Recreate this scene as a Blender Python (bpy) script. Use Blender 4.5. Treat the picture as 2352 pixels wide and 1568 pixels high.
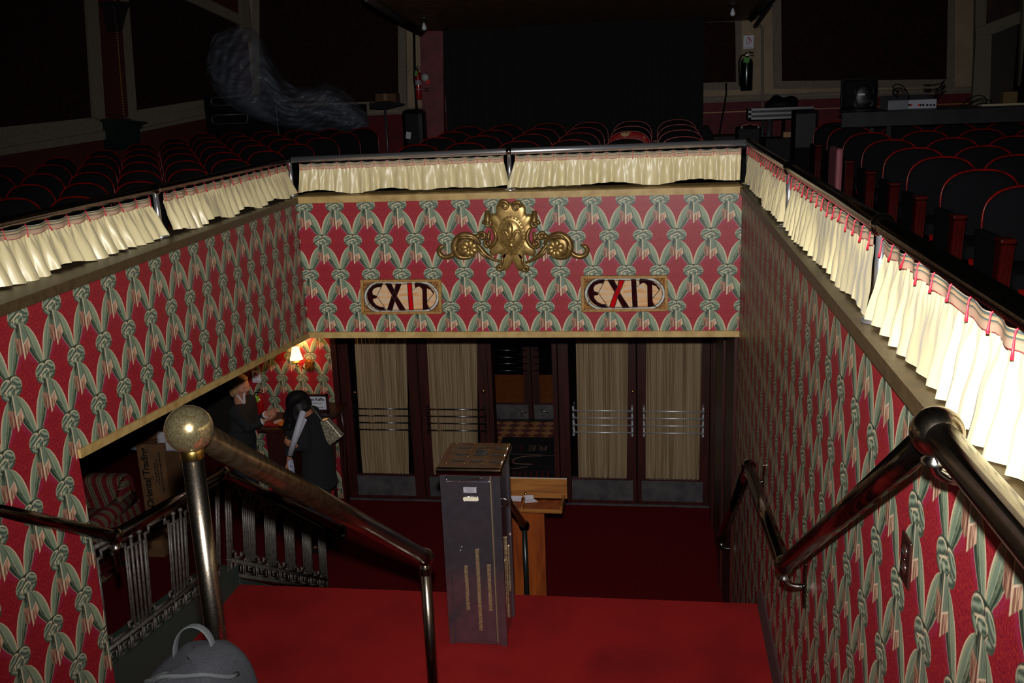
import bpy, bmesh, math, random
import numpy as np
from mathutils import Vector, Matrix

for _o in list(bpy.data.objects):
    bpy.data.objects.remove(_o, do_unlink=True)
SC = bpy.context.scene
COL = SC.collection
PI = math.pi
W, H = 2352, 1568

# ------------------------------------------------------------------ camera
FPX = 2218.3
PITCH, ROLL, YAW = math.radians(14.577), math.radians(-2.300), math.radians(-8.698)
EYE = Vector((0, 0, 2.78))
_f = Vector((math.sin(YAW)*math.cos(PITCH), math.cos(YAW)*math.cos(PITCH), -math.sin(PITCH)))
_r = Vector((math.cos(YAW), -math.sin(YAW), 0))
_u = _r.cross(_f)
CR = math.cos(ROLL)*_r + math.sin(ROLL)*_u
CU = -math.sin(ROLL)*_r + math.cos(ROLL)*_u
cam = bpy.data.cameras.new('camera')
cam.sensor_width = 36
cam.lens = FPX*36/W
cam.clip_start = 0.02
camo = bpy.data.objects.new('camera', cam)
COL.objects.link(camo)
camo.matrix_world = Matrix(((CR.x, CU.x, -_f.x, EYE.x), (CR.y, CU.y, -_f.y, EYE.y), (CR.z, CU.z, -_f.z, EYE.z), (0, 0, 0, 1)))
SC.camera = camo

# ------------------------------------------------------------------ world, flash, exposure
wld = bpy.data.worlds.new('world')
SC.world = wld
wld.use_nodes = True
wld.node_tree.nodes['Background'].inputs[0].default_value = (1.0, 0.75, 0.6, 1)
wld.node_tree.nodes['Background'].inputs[1].default_value = 0.0012
SC.view_settings.view_transform = 'Standard'
SC.view_settings.look = 'None'
SC.view_settings.gamma = 1
SC.view_settings.use_curve_mapping = False
SC.view_settings.exposure = 0.0

fl = bpy.data.lights.new('camera_flash', 'SPOT')
fl.energy = 1150
fl.color = (1.0, 0.99, 0.975)
fl.spot_size = math.radians(86)
fl.spot_blend = 1.0
fl.shadow_soft_size = 0.022
flo = bpy.data.objects.new('camera_flash', fl)
COL.objects.link(flo)
FL_POS = EYE + CU*0.15 - CR*0.01
_aim = (_f + CU*0.03 + CR*0.02).normalized()
flo.location = FL_POS
flo.rotation_euler = _aim.to_track_quat('-Z', 'Y').to_euler()


def px(u, v, x=None, y=None, z=None):
    """the point of the place that the photograph shows at pixel u, v, on a plane of known x, y or z"""
    d = CR*((u-W/2)/FPX) - CU*((v-H/2)/FPX) + _f
    if y is not None: t = y/d.y
    elif x is not None: t = x/d.x
    else: t = (z-EYE.z)/d.z
    return EYE + d*t


def rake(u, v, z0=2.22, s=0.025):
    d = CR*((u-W/2)/FPX) - CU*((v-H/2)/FPX) + _f
    t = (z0-7*s-EYE.z)/(d.z-s*d.y)
    return EYE + d*t

# ------------------------------------------------------------------ materials

def lin(r, g, b):
    def f(c):
        c = c/255
        return c/12.92 if c <= 0.04045 else ((c+0.055)/1.055)**2.4
    return (f(r), f(g), f(b), 1)


def mat(name, rgb, rough=0.6, metal=0.0, spec=0.5, coat=0.0, emit=None, estr=0.0, alpha=1.0, trans=0.0,
        noise=None, bump=None, wood=None, sheen=0.0):
    """rgb 0-255 sRGB. noise=(scale, other rgb, lo, hi); bump=(scale, strength); wood=(other rgb, axis scale xyz)"""
    m = bpy.data.materials.new(name)
    m.use_nodes = True
    nt = m.node_tree
    b = nt.nodes['Principled BSDF']
    b.inputs['Base Color'].default_value = lin(*rgb)
    b.inputs['Roughness'].default_value = rough
    b.inputs['Metallic'].default_value = metal
    b.inputs['Specular IOR Level'].default_value = spec
    b.inputs['Coat Weight'].default_value = coat
    b.inputs['Coat Roughness'].default_value = 0.08
    b.inputs['Sheen Weight'].default_value = sheen
    if emit:
        b.inputs['Emission Color'].default_value = lin(*emit)
        b.inputs['Emission Strength'].default_value = estr
    b.inputs['Alpha'].default_value = alpha
    b.inputs['Transmission Weight'].default_value = trans
    if noise or bump or wood:
        tc = nt.nodes.new('ShaderNodeTexCoord')
    if noise or wood:
        n = nt.nodes.new('ShaderNodeTexNoise')
        n.inputs['Detail'].default_value = 6
        rp = nt.nodes.new('ShaderNodeValToRGB')
        if wood:
            mp = nt.nodes.new('ShaderNodeMapping')
            mp.inputs['Scale'].default_value = wood[1]
            nt.links.new(tc.outputs['Object'], mp.inputs[0])
            nt.links.new(mp.outputs[0], n.inputs['Vector'])
            n.inputs['Scale'].default_value = 1
            n.inputs['Distortion'].default_value = 0.6
            other, lo, hi = wood[0], 0.35, 0.65
        else:
            nt.links.new(tc.outputs['Object'], n.inputs['Vector'])
            n.inputs['Scale'].default_value = noise[0]
            other, lo, hi = noise[1], noise[2], noise[3]
        rp.color_ramp.elements[0].position = lo
        rp.color_ramp.elements[1].position = hi
        rp.color_ramp.elements[0].color = lin(*rgb)
        rp.color_ramp.elements[1].color = lin(*other)
        nt.links.new(n.outputs[0], rp.inputs[0])
        nt.links.new(rp.outputs[0], b.inputs['Base Color'])
    if bump:
        n2 = nt.nodes.new('ShaderNodeTexNoise')
        n2.inputs['Scale'].default_value = bump[0]
        n2.inputs['Detail'].default_value = 4
        nt.links.new(tc.outputs['Object'], n2.inputs['Vector'])
        bp = nt.nodes.new('ShaderNodeBump')
        bp.inputs['Strength'].default_value = bump[1]
        bp.inputs['Distance'].default_value = 0.01
        nt.links.new(n2.outputs[0], bp.inputs['Height'])
        nt.links.new(bp.outputs[0], b.inputs['Normal'])
    return m


class Ex:
    """a tiny expression builder over Math nodes"""
    nt = None

    def __init__(self, s): self.s = s

    @staticmethod
    def op(name, *a, clamp=False):
        n = Ex.nt.nodes.new('ShaderNodeMath')
        n.operation = name
        n.use_clamp = clamp
        for i, v in enumerate(a):
            if isinstance(v, Ex): Ex.nt.links.new(v.s, n.inputs[i])
            else: n.inputs[i].default_value = v
        return Ex(n.outputs[0])

    def __add__(self, o): return Ex.op('ADD', self, o)
    __radd__ = __add__
    def __sub__(self, o): return Ex.op('SUBTRACT', self, o)
    def __rsub__(self, o): return Ex.op('SUBTRACT', o, self)
    def __mul__(self, o): return Ex.op('MULTIPLY', self, o)
    __rmul__ = __mul__
    def __truediv__(self, o): return Ex.op('DIVIDE', self, o)


def efloor(a): return Ex.op('FLOOR', a)
def efract(a): return Ex.op('FRACT', a)
def eabs(a): return Ex.op('ABSOLUTE', a)
def esin(a): return Ex.op('SINE', a)
def emax(a, b): return Ex.op('MAXIMUM', a, b)
def emin(a, b): return Ex.op('MINIMUM', a, b)
def estep(a, soft):            # 0..1 as a goes from -soft to +soft
    return Ex.op('MULTIPLY_ADD', a, 0.5/soft, 0.5, clamp=True)


def ecurve(x, pts, lo, hi, vmax):
    """piecewise curve y(x), x in lo..hi, y in 0..vmax"""
    n = Ex.nt.nodes.new('ShaderNodeFloatCurve')
    t = (x-lo)*(1.0/(hi-lo))
    Ex.nt.links.new(t.s, n.inputs['Value'])
    c = n.mapping.curves[0]
    P = [((px_-lo)/(hi-lo), py_/vmax) for px_, py_ in pts]
    while len(c.points) < len(P): c.points.new(0.5, 0.5)
    for q, (a, b) in zip(c.points, P):
        q.location = (a, b)
    n.mapping.update()
    return Ex(n.outputs[0])*vmax


def emix(fac, a, b):
    n = Ex.nt.nodes.new('ShaderNodeMix')
    n.data_type = 'RGBA'
    for k, v in ((0, fac), (6, a), (7, b)):
        if isinstance(v, Ex): Ex.nt.links.new(v.s, n.inputs[k])
        else: n.inputs[k].default_value = v
    return Ex(n.outputs[2])


def enoise(x, y, sx, sy, detail=2, z=0.0):
    cb = Ex.nt.nodes.new('ShaderNodeCombineXYZ')
    for i, (v, s) in enumerate(((x, sx), (y, sy))):
        Ex.nt.links.new((v*s).s, cb.inputs[i])
    if isinstance(z, Ex): Ex.nt.links.new(z.s, cb.inputs[2])
    else: cb.inputs[2].default_value = z
    n = Ex.nt.nodes.new('ShaderNodeTexNoise')
    n.inputs['Scale'].default_value = 1
    n.inputs['Detail'].default_value = detail
    Ex.nt.links.new(cb.outputs[0], n.inputs['Vector'])
    return Ex(n.outputs[0])


CELL = 0.2306      # wallpaper repeat, metres
ROWP = 1.09        # row pitch in repeats


def build_wallpaper_group():
    g = bpy.data.node_groups.new('swag_pattern', 'ShaderNodeTree')
    g.interface.new_socket('Vector', in_out='INPUT', socket_type='NodeSocketVector')
    g.interface.new_socket('Color', in_out='OUTPUT', socket_type='NodeSocketColor')
    Ex.nt = g
    gi = g.nodes.new('NodeGroupInput')
    go = g.nodes.new('NodeGroupOutput')
    sp = g.nodes.new('ShaderNodeSeparateXYZ')
    g.links.new(gi.outputs[0], sp.inputs[0])
    U = Ex(sp.outputs[0])*(1/CELL)
    V = Ex(sp.outputs[1])*(-1/(CELL*ROWP))
    r = efloor(V)
    y = (V-r)*ROWP                       # 0 at the knot of this row, down to ROWP at the next
    u = efract(U+r*0.5+0.5)-0.5          # signed distance from the knot's axis
    a = eabs(u)
    s_ = Ex.op('SIGN', u)
    yb = y-ROWP                          # negative: above the next knot
    lower = estep(y-0.62, 0.001)         # belongs to the next row's knot
    ak = emix_f(lower, a, 0.5-a)
    yk = emix_f(lower, y, yb)
    uk = emix_f(lower, u, (0.5-a)*s_*-1.0)
    # --- background: red damask, mirrored about the axis
    d1 = enoise(a, y, 17, 17, 1)
    d2 = enoise(a, y, 42, 38, 1, 3.0)
    core = estep(eabs(d1-0.5)*-1.0+0.045, 0.02)
    bg = emix(core, lin(146, 28, 42), lin(162, 42, 42))
    bg = emix(estep(d2-0.58, 0.04)*0.75, bg, lin(104, 16, 38))
    edge = ecurve(y, [(0, .0), (.35, 0.0), (.6, .14), (.75, .2), (.9, .36), (1.09, .5)], 0, ROWP, 0.5)
    purple = estep(0.07-eabs(a-edge+0.03), 0.05)*estep(y-0.5, 0.1)*estep(d2-0.5, 0.1)
    bg = emix(purple*0.7, bg, lin(158, 48, 92))
    col = bg
    # --- ribbons
    rin = ecurve(y, [(.0, .0), (.17, .05), (.40, .08), (.57, .12), (.65, .15), (.79, .242), (.914, .335), (1.0, .36), (1.09, .36)], 0, ROWP, .6)
    rout = ecurve(y, [(.0, .02), (.12, .07), (.164, .12), (.258, .245), (.34, .315), (.414, .367), (.5, .41), (.586, .445), (.727, .482), (.87, .497), (1.09, .5)], 0, ROWP, .6)
    t = (a-rin)/(rout-rin+0.0001)
    inr = estep(a-rin, 0.006)*estep(rout-a, 0.006)
    st = enoise(t, y, 7, 1.2, 2, s_)
    leaf = enoise(t, y, 5, 11, 2, 7.0)
    rc = emix(estep(t-0.45+(leaf-0.5)*0.5, 0.12), lin(48, 66, 54), lin(120, 136, 114))
    rc = emix(estep(eabs(t-0.52)*-1.0+0.025, 0.02)*0.8, rc, lin(166, 172, 138))
    rc = emix(estep(st-0.56, 0.05)*0.5, rc, lin(152, 162, 128))
    rc = emix(estep(leaf-0.6, 0.05)*estep(0.42-t, 0.1)*0.8, rc, lin(34, 50, 40))
    rc = emix(estep(eabs(t-0.3)*-1.0+0.02, 0.02)*0.55, rc, lin(146, 154, 122))
    dots = esin(y*150.0)
    rc = emix(estep(t-0.78, 0.03)*0.55, rc, lin(172, 172, 136))
    rc = emix(estep(eabs(t-0.82)*-1.0+0.03, 0.02)*estep(dots-0.2, 0.3)*0.5, rc, lin(112, 122, 98))
    rc = emix(emax(estep(t-0.925, 0.02), estep(0.045-t, 0.02)*0.6), rc, lin(214, 192, 158))
    col = emix(inr, col, rc)
    # --- hanging tails: two dark green pleats, two peach fringe panels
    tl = enoise(u, y, 38, 2.5, 2, 2.0)
    gl = estep(u+0.15+y*0.02, 0.006)*estep(-0.015-u, 0.006)*estep(y-0.1, 0.01)*estep(0.42-y+u*0.35, 0.008)
    glc = emix(estep(tl-0.5, 0.08), lin(38, 50, 42), lin(112, 126, 102))
    col = emix(gl, col, glc)
    pl = estep(u+0.19, 0.006)*estep(-0.02-u, 0.006)*estep(y-0.40-u*0.35, 0.01)*estep(0.66-y+u*-0.1-eabs(u+0.09)*0.75, 0.01)
    plc = emix(estep(tl-0.5, 0.1), lin(96, 58, 48), lin(196, 150, 122))
    col = emix(pl, col, plc)
    bnd = 0.50-u*0.62
    gr = estep(u+0.02, 0.005)*estep((y-0.08)*0.32+0.05-u, 0.006)*estep(y-0.1, 0.01)*estep(bnd-y, 0.006)
    grc = emix(estep(tl-0.52, 0.1)*0.8, lin(124, 138, 116), lin(86, 102, 86))
    grc = emix(estep(0.012-u, 0.006), grc, lin(204, 188, 158))
    col = emix(gr, col, grc)
    pr_ = estep(u+0.02, 0.005)*estep(0.165+(y-0.4)*0.26-u, 0.006)*estep(y-bnd, 0.006)*estep(0.745-u*0.86-y, 0.008)
    prc = emix(estep(tl-0.47, 0.06), lin(140, 100, 78), lin(216, 176, 146))
    prc = emix(estep(bnd+0.022-y, 0.008), prc, lin(222, 198, 166))
    prc = emix(estep(0.012-u, 0.006)*0.8, prc, lin(224, 196, 164))
    col = emix(pr_, col, prc)
    # --- the knot
    kw = ecurve(yk+0.25, [(0, .07), (.06, .1), (.085, .19), (.12, .235), (.18, .28), (.25, .298), (.31, .29), (.36, .27), (.40, .235), (.43, .16), (.44, .0), (.5, 0)], 0, 0.5, .4)
    km = estep(kw-ak, 0.008)*estep(0.195-yk, 0.004)*estep(yk+0.19, 0.006)
    notch = estep(0.105-ak, 0.01)*estep(yk-0.125, 0.012)
    km = km*(1.0-notch)
    kn = enoise(uk, yk, 11, 16, 2, 5.0)
    kc = emix(estep(kn-0.5, 0.1), lin(44, 60, 48), lin(74, 92, 72))
    def fold(kc, cx, cy, ang, rx, ry, k, ph):
        c_, s__ = math.cos(ang), math.sin(ang)
        x1 = (uk-cx)*(c_/rx)+(yk-cy)*(s__/rx)
        y1 = (uk-cx)*(-s__/ry)+(yk-cy)*(c_/ry)
        d = Ex.op('SQRT', x1*x1+y1*y1)
        m_ = estep(1.0-d, 0.05)
        w_ = esin(y1*k+x1*x1*2.2+kn*3.0+ph)
        c1 = emix(estep(w_, 0.9), lin(74, 92, 76), lin(146, 158, 134))
        c1 = emix(estep(y1-0.35, 0.5)*0.7, c1, lin(50, 66, 52))
        c1 = emix(estep(d-0.80, 0.05)*estep(0.25-y1, 0.2), c1, lin(206, 190, 156))
        c1 = emix(estep(d-0.88, 0.05)*estep(y1-0.2, 0.2), c1, lin(46, 58, 48))
        return emix(m_, kc, c1)
    kc = fold(kc, -0.19, 0.105, 0.75, 0.125, 0.075, 5.0, 0.0)
    kc = fold(kc, 0.185, 0.10, -0.55, 0.125, 0.08, 5.0, 1.0)
    kc = fold(kc, -0.15, -0.045, -0.42, 0.165, 0.105, 7.0, 0.5)
    kc = fold(kc, 0.155, -0.04, 0.55, 0.165, 0.10, 7.0, 2.0)
    kc = fold(kc, -0.02, 0.055, -0.25, 0.14, 0.085, 8.0, 0.0)
    band = eabs(yk+0.055+uk*0.42-0.02)         # the cream edge crossing the knot
    kc = emix(estep(0.012-band, 0.008)*estep(0.03-uk, 0.03)*estep(uk+0.2, 0.03), kc, lin(216, 194, 160))
    bead = Ex.op('SQRT', (uk+0.05)*(uk+0.05)+(yk-0.075)*(yk-0.075))
    kc = emix(estep(0.04-bead, 0.012), kc, lin(168, 174, 142))
    eye = Ex.op('SQRT', (uk-0.01)*(uk-0.01)+(yk+0.085)*(yk+0.085))
    kc = emix(estep(0.026-eye, 0.012), kc, lin(66, 66, 62))
    kc = emix(estep(ak-kw+0.022, 0.014)*0.55, kc, lin(60, 72, 60))
    col = emix(km, col, kc)
    g.links.new(col.s, go.inputs[0])
    return g


def emix_f(fac, a, b):
    n = Ex.nt.nodes.new('ShaderNodeMix')
    n.data_type = 'FLOAT'
    for k, v in ((0, fac), (2, a), (3, b)):
        if isinstance(v, Ex): Ex.nt.links.new(v.s, n.inputs[k])
        else: n.inputs[k].default_value = v
    return Ex(n.outputs[0])


WPG = build_wallpaper_group()


def wallpaper(name, u0, v0):
    m = bpy.data.materials.new(name)
    m.use_nodes = True
    nt = m.node_tree
    b = nt.nodes['Principled BSDF']
    b.inputs['Roughness'].default_value = 0.42
    b.inputs['Specular IOR Level'].default_value = 0.4
    uv = nt.nodes.new('ShaderNodeUVMap')
    mp = nt.nodes.new('ShaderNodeVectorMath')
    mp.operation = 'SUBTRACT'
    mp.inputs[1].default_value = (u0, v0, 0)
    gr = nt.nodes.new('ShaderNodeGroup')
    gr.node_tree = WPG
    nt.links.new(uv.outputs[0], mp.inputs[0])
    nt.links.new(mp.outputs[0], gr.inputs[0])
    nt.links.new(gr.outputs[0], b.inputs['Base Color'])
    return m

# ------------------------------------------------------------------ meshes

ORG = {}


def tag(o, label=None, cat=None, group=None, kind=None):
    if label: o['label'] = label
    if cat: o['category'] = cat
    if group: o['group'] = group
    if kind: o['kind'] = kind
    return o


def thing(name, label, cat, loc=(0, 0, 0), group=None, kind=None):
    o = bpy.data.objects.new(name, None)
    o.empty_display_size = 0.1
    COL.objects.link(o)
    o.location = loc
    ORG[o.name] = Vector(loc)
    return tag(o, label, cat, group, kind)


class MB:
    def __init__(self):
        self.v = []; self.f = []; self.sm = []; self.uv = {}

    def add(self, vs, fs, smooth=False):
        n = len(self.v)
        self.v += [Vector(q) for q in vs]
        for f in fs:
            self.f.append([n+i for i in f]); self.sm.append(smooth)
        return self

    def quad(self, a, b, c, d): return self.add([a, b, c, d], [(0, 1, 2, 3)])

    def poly(self, pts): return self.add(pts, [tuple(range(len(pts)))])

    def box(self, lo, hi):
        (x0, y0, z0), (x1, y1, z1) = lo, hi
        return self.hexa([(x0, y0, z0), (x1, y0, z0), (x1, y1, z0), (x0, y1, z0)], [(x0, y0, z1), (x1, y0, z1), (x1, y1, z1), (x0, y1, z1)])

    def hexa(self, bot, top):
        return self.add(list(bot)+list(top), [(3, 2, 1, 0), (4, 5, 6, 7), (0, 1, 5, 4), (1, 2, 6, 5), (2, 3, 7, 6), (3, 0, 4, 7)])

    def bbox(self, c, size, rz=0.0, bev=0.0, R=None):
        """a box, bevelled if asked, at centre c"""
        bm = bmesh.new()
        bmesh.ops.create_cube(bm, size=1)
        bmesh.ops.scale(bm, vec=size, verts=bm.verts)
        if bev: bmesh.ops.bevel(bm, geom=bm.edges[:], offset=bev, segments=2, affect='EDGES', profile=0.5)
        M = Matrix.Translation(c) @ (R.to_4x4() if R else Matrix.Rotation(rz, 4, 'Z'))
        return self.bm(bm, M)

    def bm(self, bm, M=None, smooth=False):
        bm.verts.ensure_lookup_table()
        for i, v in enumerate(bm.verts): v.index = i
        self.add([(M @ v.co if M else v.co.copy()) for v in bm.verts], [[v.index for v in f.verts] for f in bm.faces], smooth)
        bm.free()
        return self

    def prism(self, pts, d, smooth=False):
        """polygon pts extruded by vector d"""
        n = len(pts); d = Vector(d)
        vs = [Vector(q) for q in pts]+[Vector(q)+d for q in pts]
        fs = [tuple(range(n-1, -1, -1)), tuple(range(n, 2*n))]
        self.add(vs, fs)
        k = len(self.v)-2*n
        for i in range(n):
            j = (i+1) % n
            self.f.append([k+i, k+j, k+n+j, k+n+i]); self.sm.append(smooth)
        return self

    def tube(self, pts, r, seg=12, cap=True, flat=None, up=None):
        """tube along pts; r a number or a list; flat=(a, b) scales the two section axes"""
        P = [Vector(q) for q in pts]
        n = len(P)
        R = r if isinstance(r, (list, tuple)) else [r]*n
        T = []
        for i in range(n):
            a = P[max(i-1, 0)]; b = P[min(i+1, n-1)]
            t = (b-a)
            T.append(t.normalized() if t.length > 1e-9 else Vector((0, 0, 1)))
        u = Vector(up) if up else (Vector((0, 0, 1)) if abs(T[0].z) < 0.9 else Vector((1, 0, 0)))
        vs = []
        fa, fb = flat or (1, 1)
        for i in range(n):
            u = (u-T[i]*u.dot(T[i])).normalized()
            w = T[i].cross(u)
            for k in range(seg):
                a = 2*PI*k/seg
                vs.append(P[i]+(u*math.cos(a)*fa+w*math.sin(a)*fb)*R[i])
        fs = [(i*seg+k, i*seg+(k+1) % seg, (i+1)*seg+(k+1) % seg, (i+1)*seg+k) for i in range(n-1) for k in range(seg)]
        self.add(vs, fs, True)
        if cap:
            b = len(self.v)-len(vs)
            self.f.append([b+k for k in range(seg-1, -1, -1)]); self.sm.append(False)
            self.f.append([b+(n-1)*seg+k for k in range(seg)]); self.sm.append(False)
        return self

    def lathe(self, prof, c, seg=24, axis=(0, 0, 1), sweep=2*PI):
        """profile of (radius, height) turned about an axis through c"""
        ax = Vector(axis).normalized()
        e = Vector((1, 0, 0)) if abs(ax.x) < 0.9 else Vector((0, 1, 0))
        e = (e-ax*e.dot(ax)).normalized(); w = ax.cross(e); c = Vector(c)
        n = len(prof)
        vs = [c+ax*h+(e*math.cos(2*PI*k/seg)+w*math.sin(2*PI*k/seg))*rr for k in range(seg) for rr, h in prof]
        fs = [(k*n+i, ((k+1) % seg)*n+i, ((k+1) % seg)*n+i+1, k*n+i+1) for k in range(seg) for i in range(n-1)]
        return self.add(vs, fs, True)

    def ball(self, c, r, seg=24, rings=14, sc=(1, 1, 1), R=None):
        bm = bmesh.new()
        bmesh.ops.create_uvsphere(bm, u_segments=seg, v_segments=rings, radius=r)
        M = Matrix.Translation(c) @ (R.to_4x4() if R else Matrix.Identity(4)) @ Matrix.Diagonal((*sc, 1))
        return self.bm(bm, M, True)

    def grid(self, nu, nv, fn, smooth=True, two=0.0):
        """surface fn(i/nu, j/nv)"""
        vs = [fn(i/nu, j/nv) for i in range(nu+1) for j in range(nv+1)]
        m = nv+1
        fs = [(i*m+j, (i+1)*m+j, (i+1)*m+j+1, i*m+j+1) for i in range(nu) for j in range(nv)]
        return self.add(vs, fs, smooth)

    def xf(self, M):
        self.v = [M @ q for q in self.v]
        return self

    def build(self, name, m, parent=None, uvf=None, label=None, auto=None, solid=0.0, bev=0.0, subsurf=0):
        if parent is not None: o0 = ORG[parent.name]
        else:
            xs = [q.x for q in self.v]; ys = [q.y for q in self.v]; zs = [q.z for q in self.v]
            o0 = Vector(((min(xs)+max(xs))/2, (min(ys)+max(ys))/2, min(zs)))
        me = bpy.data.meshes.new(name)
        me.from_pydata([tuple(q-o0) for q in self.v], [], self.f)
        me.polygons.foreach_set('use_smooth', self.sm)
        if uvf:
            L = me.uv_layers.new(name='UVMap')
            for lp in me.loops:
                L.data[lp.index].uv = uvf(self.v[lp.vertex_index])
        me.validate()
        me.update()
        o = bpy.data.objects.new(name, me)
        COL.objects.link(o)
        if m: me.materials.append(m)
        if parent is not None:
            o.parent = parent
            ORG[o.name] = o0
        else:
            o.location = o0
            ORG[o.name] = o0
        if label: o['label'] = label
        if solid:
            md = o.modifiers.new('thickness', 'SOLIDIFY'); md.thickness = solid; md.offset = 0
        if bev:
            md = o.modifiers.new('bevel', 'BEVEL'); md.width = bev; md.segments = 2; md.limit_method = 'ANGLE'
        if subsurf:
            md = o.modifiers.new('subsurf', 'SUBSURF'); md.levels = subsurf; md.render_levels = subsurf
        return o


def outward(mb):
    bm = bmesh.new()
    vs = [bm.verts.new(q) for q in mb.v]
    for f in mb.f:
        try: bm.faces.new([vs[i] for i in f])
        except ValueError: pass
    bmesh.ops.recalc_face_normals(bm, faces=bm.faces[:])
    out = MB(); sm = mb.sm[0] if mb.sm else False
    out.bm(bm, None, sm)
    return out


def struct(name, mb, m, uvf=None, **k):
    o = mb.build(name, m, None, uvf, **k)
    o['kind'] = 'structure'
    return o


def copy_tree(o, parent=None):
    c = o.copy(); COL.objects.link(c)
    if parent: c.parent = parent
    for ch in o.children: copy_tree(ch, c)
    return c


def text_mesh(s, size, font_bold=False, ext=0.0008, shear=0.0, spacing=1.0, offset=0.0):
    cu = bpy.data.curves.new('lettering', 'FONT')
    cu.body = s; cu.size = size; cu.align_x = 'CENTER'; cu.align_y = 'CENTER'
    cu.extrude = ext; cu.shear = shear; cu.space_character = spacing; cu.offset = offset
    cu.resolution_u = 3
    o = bpy.data.objects.new('lettering', cu)
    COL.objects.link(o)
    bpy.context.view_layer.update()
    me = o.to_mesh()
    vs = [v.co.copy() for v in me.vertices]; fs = [list(p.vertices) for p in me.polygons]
    o.to_mesh_clear()
    bpy.data.objects.remove(o, do_unlink=True)
    bpy.data.curves.remove(cu)
    mb = MB(); mb.add(vs, fs)
    return mb


def frame_M(o, ex, ey):
    """matrix whose x axis is ex, y axis ey, z their cross product, at o"""
    ex = Vector(ex).normalized(); ey = Vector(ey).normalized(); ez = ex.cross(ey).normalized()
    return Matrix(((ex.x, ey.x, ez.x, o[0]), (ex.y, ey.y, ez.y, o[1]), (ex.z, ey.z, ez.z, o[2]), (0, 0, 0, 1)))
# ------------------------------------------------------------------ the setting
XR = 0.582                # right wall of the stairwell
YF = 6.70                 # face of the header over the lower flight
YD = 9.65                 # lobby doors
ZF = -1.575               # lobby floor
ZL, ZT = 2.05, 2.092      # parapet trim, bottom and top
def XL(y): return -2.551-0.0465*(y-6.59)      # left wall
def OF(y): return 1.37+0.025*(y-7)            # raked auditorium floor

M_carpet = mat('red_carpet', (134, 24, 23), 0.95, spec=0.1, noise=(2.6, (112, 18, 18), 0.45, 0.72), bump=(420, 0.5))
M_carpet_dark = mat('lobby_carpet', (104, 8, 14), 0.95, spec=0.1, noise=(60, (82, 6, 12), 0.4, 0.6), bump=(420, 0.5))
M_gold = mat('gilt_wood', (186, 156, 98), 0.5, spec=0.4, noise=(14, (158, 126, 72), 0.4, 0.7))
M_bronze = mat('brown_paint', (78, 62, 36), 0.45, spec=0.5, noise=(30, (60, 46, 26), 0.4, 0.7))
M_mahog = mat('mahogany', (62, 16, 10), 0.45, spec=0.4, wood=((40, 9, 7), (30, 30, 2)))
M_dark = mat('dark_panel', (26, 14, 12), 0.7)
M_black = mat('black_paint', (12, 11, 11), 0.8)
M_base = mat('grey_baseboard', (64, 38, 38), 0.7)

_wf = px(1066.5, 627, y=YF)
WP_front = wallpaper('swag_wallpaper_front', _wf.x, _wf.z)
# left wall: u runs along the wall
def lu(p): return (p.y, p.z)
_d = CR*((355.5-W/2)/FPX)-CU*((602.7-H/2)/FPX)+_f
_t = (-2.551+0.0465*6.59)/(_d.x+0.0465*_d.y)
_wl = EYE+_d*_t
WP_left = wallpaper('swag_wallpaper_left', _wl.y, _wl.z)
_wr = px(2105, 1177, x=XR)
WP_right = wallpaper('swag_wallpaper_right', -_wr.y, _wr.z)
_ws = px(713, 818, y=YD)
WP_lobby = wallpaper('swag_wallpaper_lobby', _ws.x, _ws.z)

XLF = XL(YF)
zb0 = px(687, 773.5, y=YF).z      # lower edge of the header
hd = MB()
T = 0.18
hd.box((XLF-T, YF, zb0), (XR+0.0, YF+T, ZT-.015))
struct('wall_front', hd, WP_front, lambda p: (p.x, p.z))
# left wall, solid near the stairs, a header beyond
def lw(y, z, dx=0.0): return Vector((XL(y)+dx, y, z))
YE = 3.52                          # where the solid part ends
def zlow(y): return 1.352+(zb0-1.352)*(y-YE)/(YF-YE)
prof = [(-0.6, -0.2), (YE, -0.2), (YE, zlow(YE)), (YF+T, zlow(YF+T)), (YF+T, ZT-.015), (-0.6, ZT-.015)]
mb = MB().prism([lw(y, z) for y, z in prof], (-T, 0, 0))
struct('wall_left', mb, WP_left, lu)
mb = MB().box((XR, -0.6, -0.2), (XR+T, 6.82, ZT-.015)).box((XR, 4.0, ZF), (XR+T, 6.82, -0.2))
struct('wall_right', mb, WP_right, lambda p: (-p.y, p.z))
# trims
mb = MB().box((XLF-0.02, YF-0.022, ZL), (XR+0.0, YF+0.30, ZT+0.003))
struct('trim_1', mb, M_gold)
mb = MB().hexa([lw(-0.6, ZL, 0.02), lw(-0.6, ZL, -0.26), lw(YF+.3, ZL, -0.26), lw(YF-.02, ZL, 0.02)][::-1], [lw(-0.6, ZT, 0.02), lw(-0.6, ZT, -0.26), lw(YF+.3, ZT, -0.26), lw(YF-.02, ZT, 0.02)][::-1])
struct('trim_2', mb, M_bronze)
mb = MB().box((XR-0.016, -0.6, ZL), (XR+0.26, YF+0.3, ZT+0.001))
struct('trim_3', mb, M_bronze)
zt1 = px(1160, 760, y=YF).z; zt0 = zb0-.004
mb = MB().box((XLF-0.0, YF-0.02, zt0), (XR, YF+T+.02, zt1))
struct('trim_4', mb, M_gold)
mb = MB().hexa([lw(YE-.0, zlow(YE)-.005, 0.012), lw(YE, zlow(YE)-.005, -T-.01), lw(YF, zlow(YF)-.005, -T-.01), lw(YF, zlow(YF)-.005, 0.012)][::-1],
               [lw(YE-.0, zlow(YE)+.034, 0.012), lw(YE, zlow(YE)+.034, -T-.01), lw(YF, zlow(YF)+.034, -T-.01), lw(YF, zlow(YF)+.034, 0.012)][::-1])
struct('trim_5', mb, M_gold)
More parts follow.
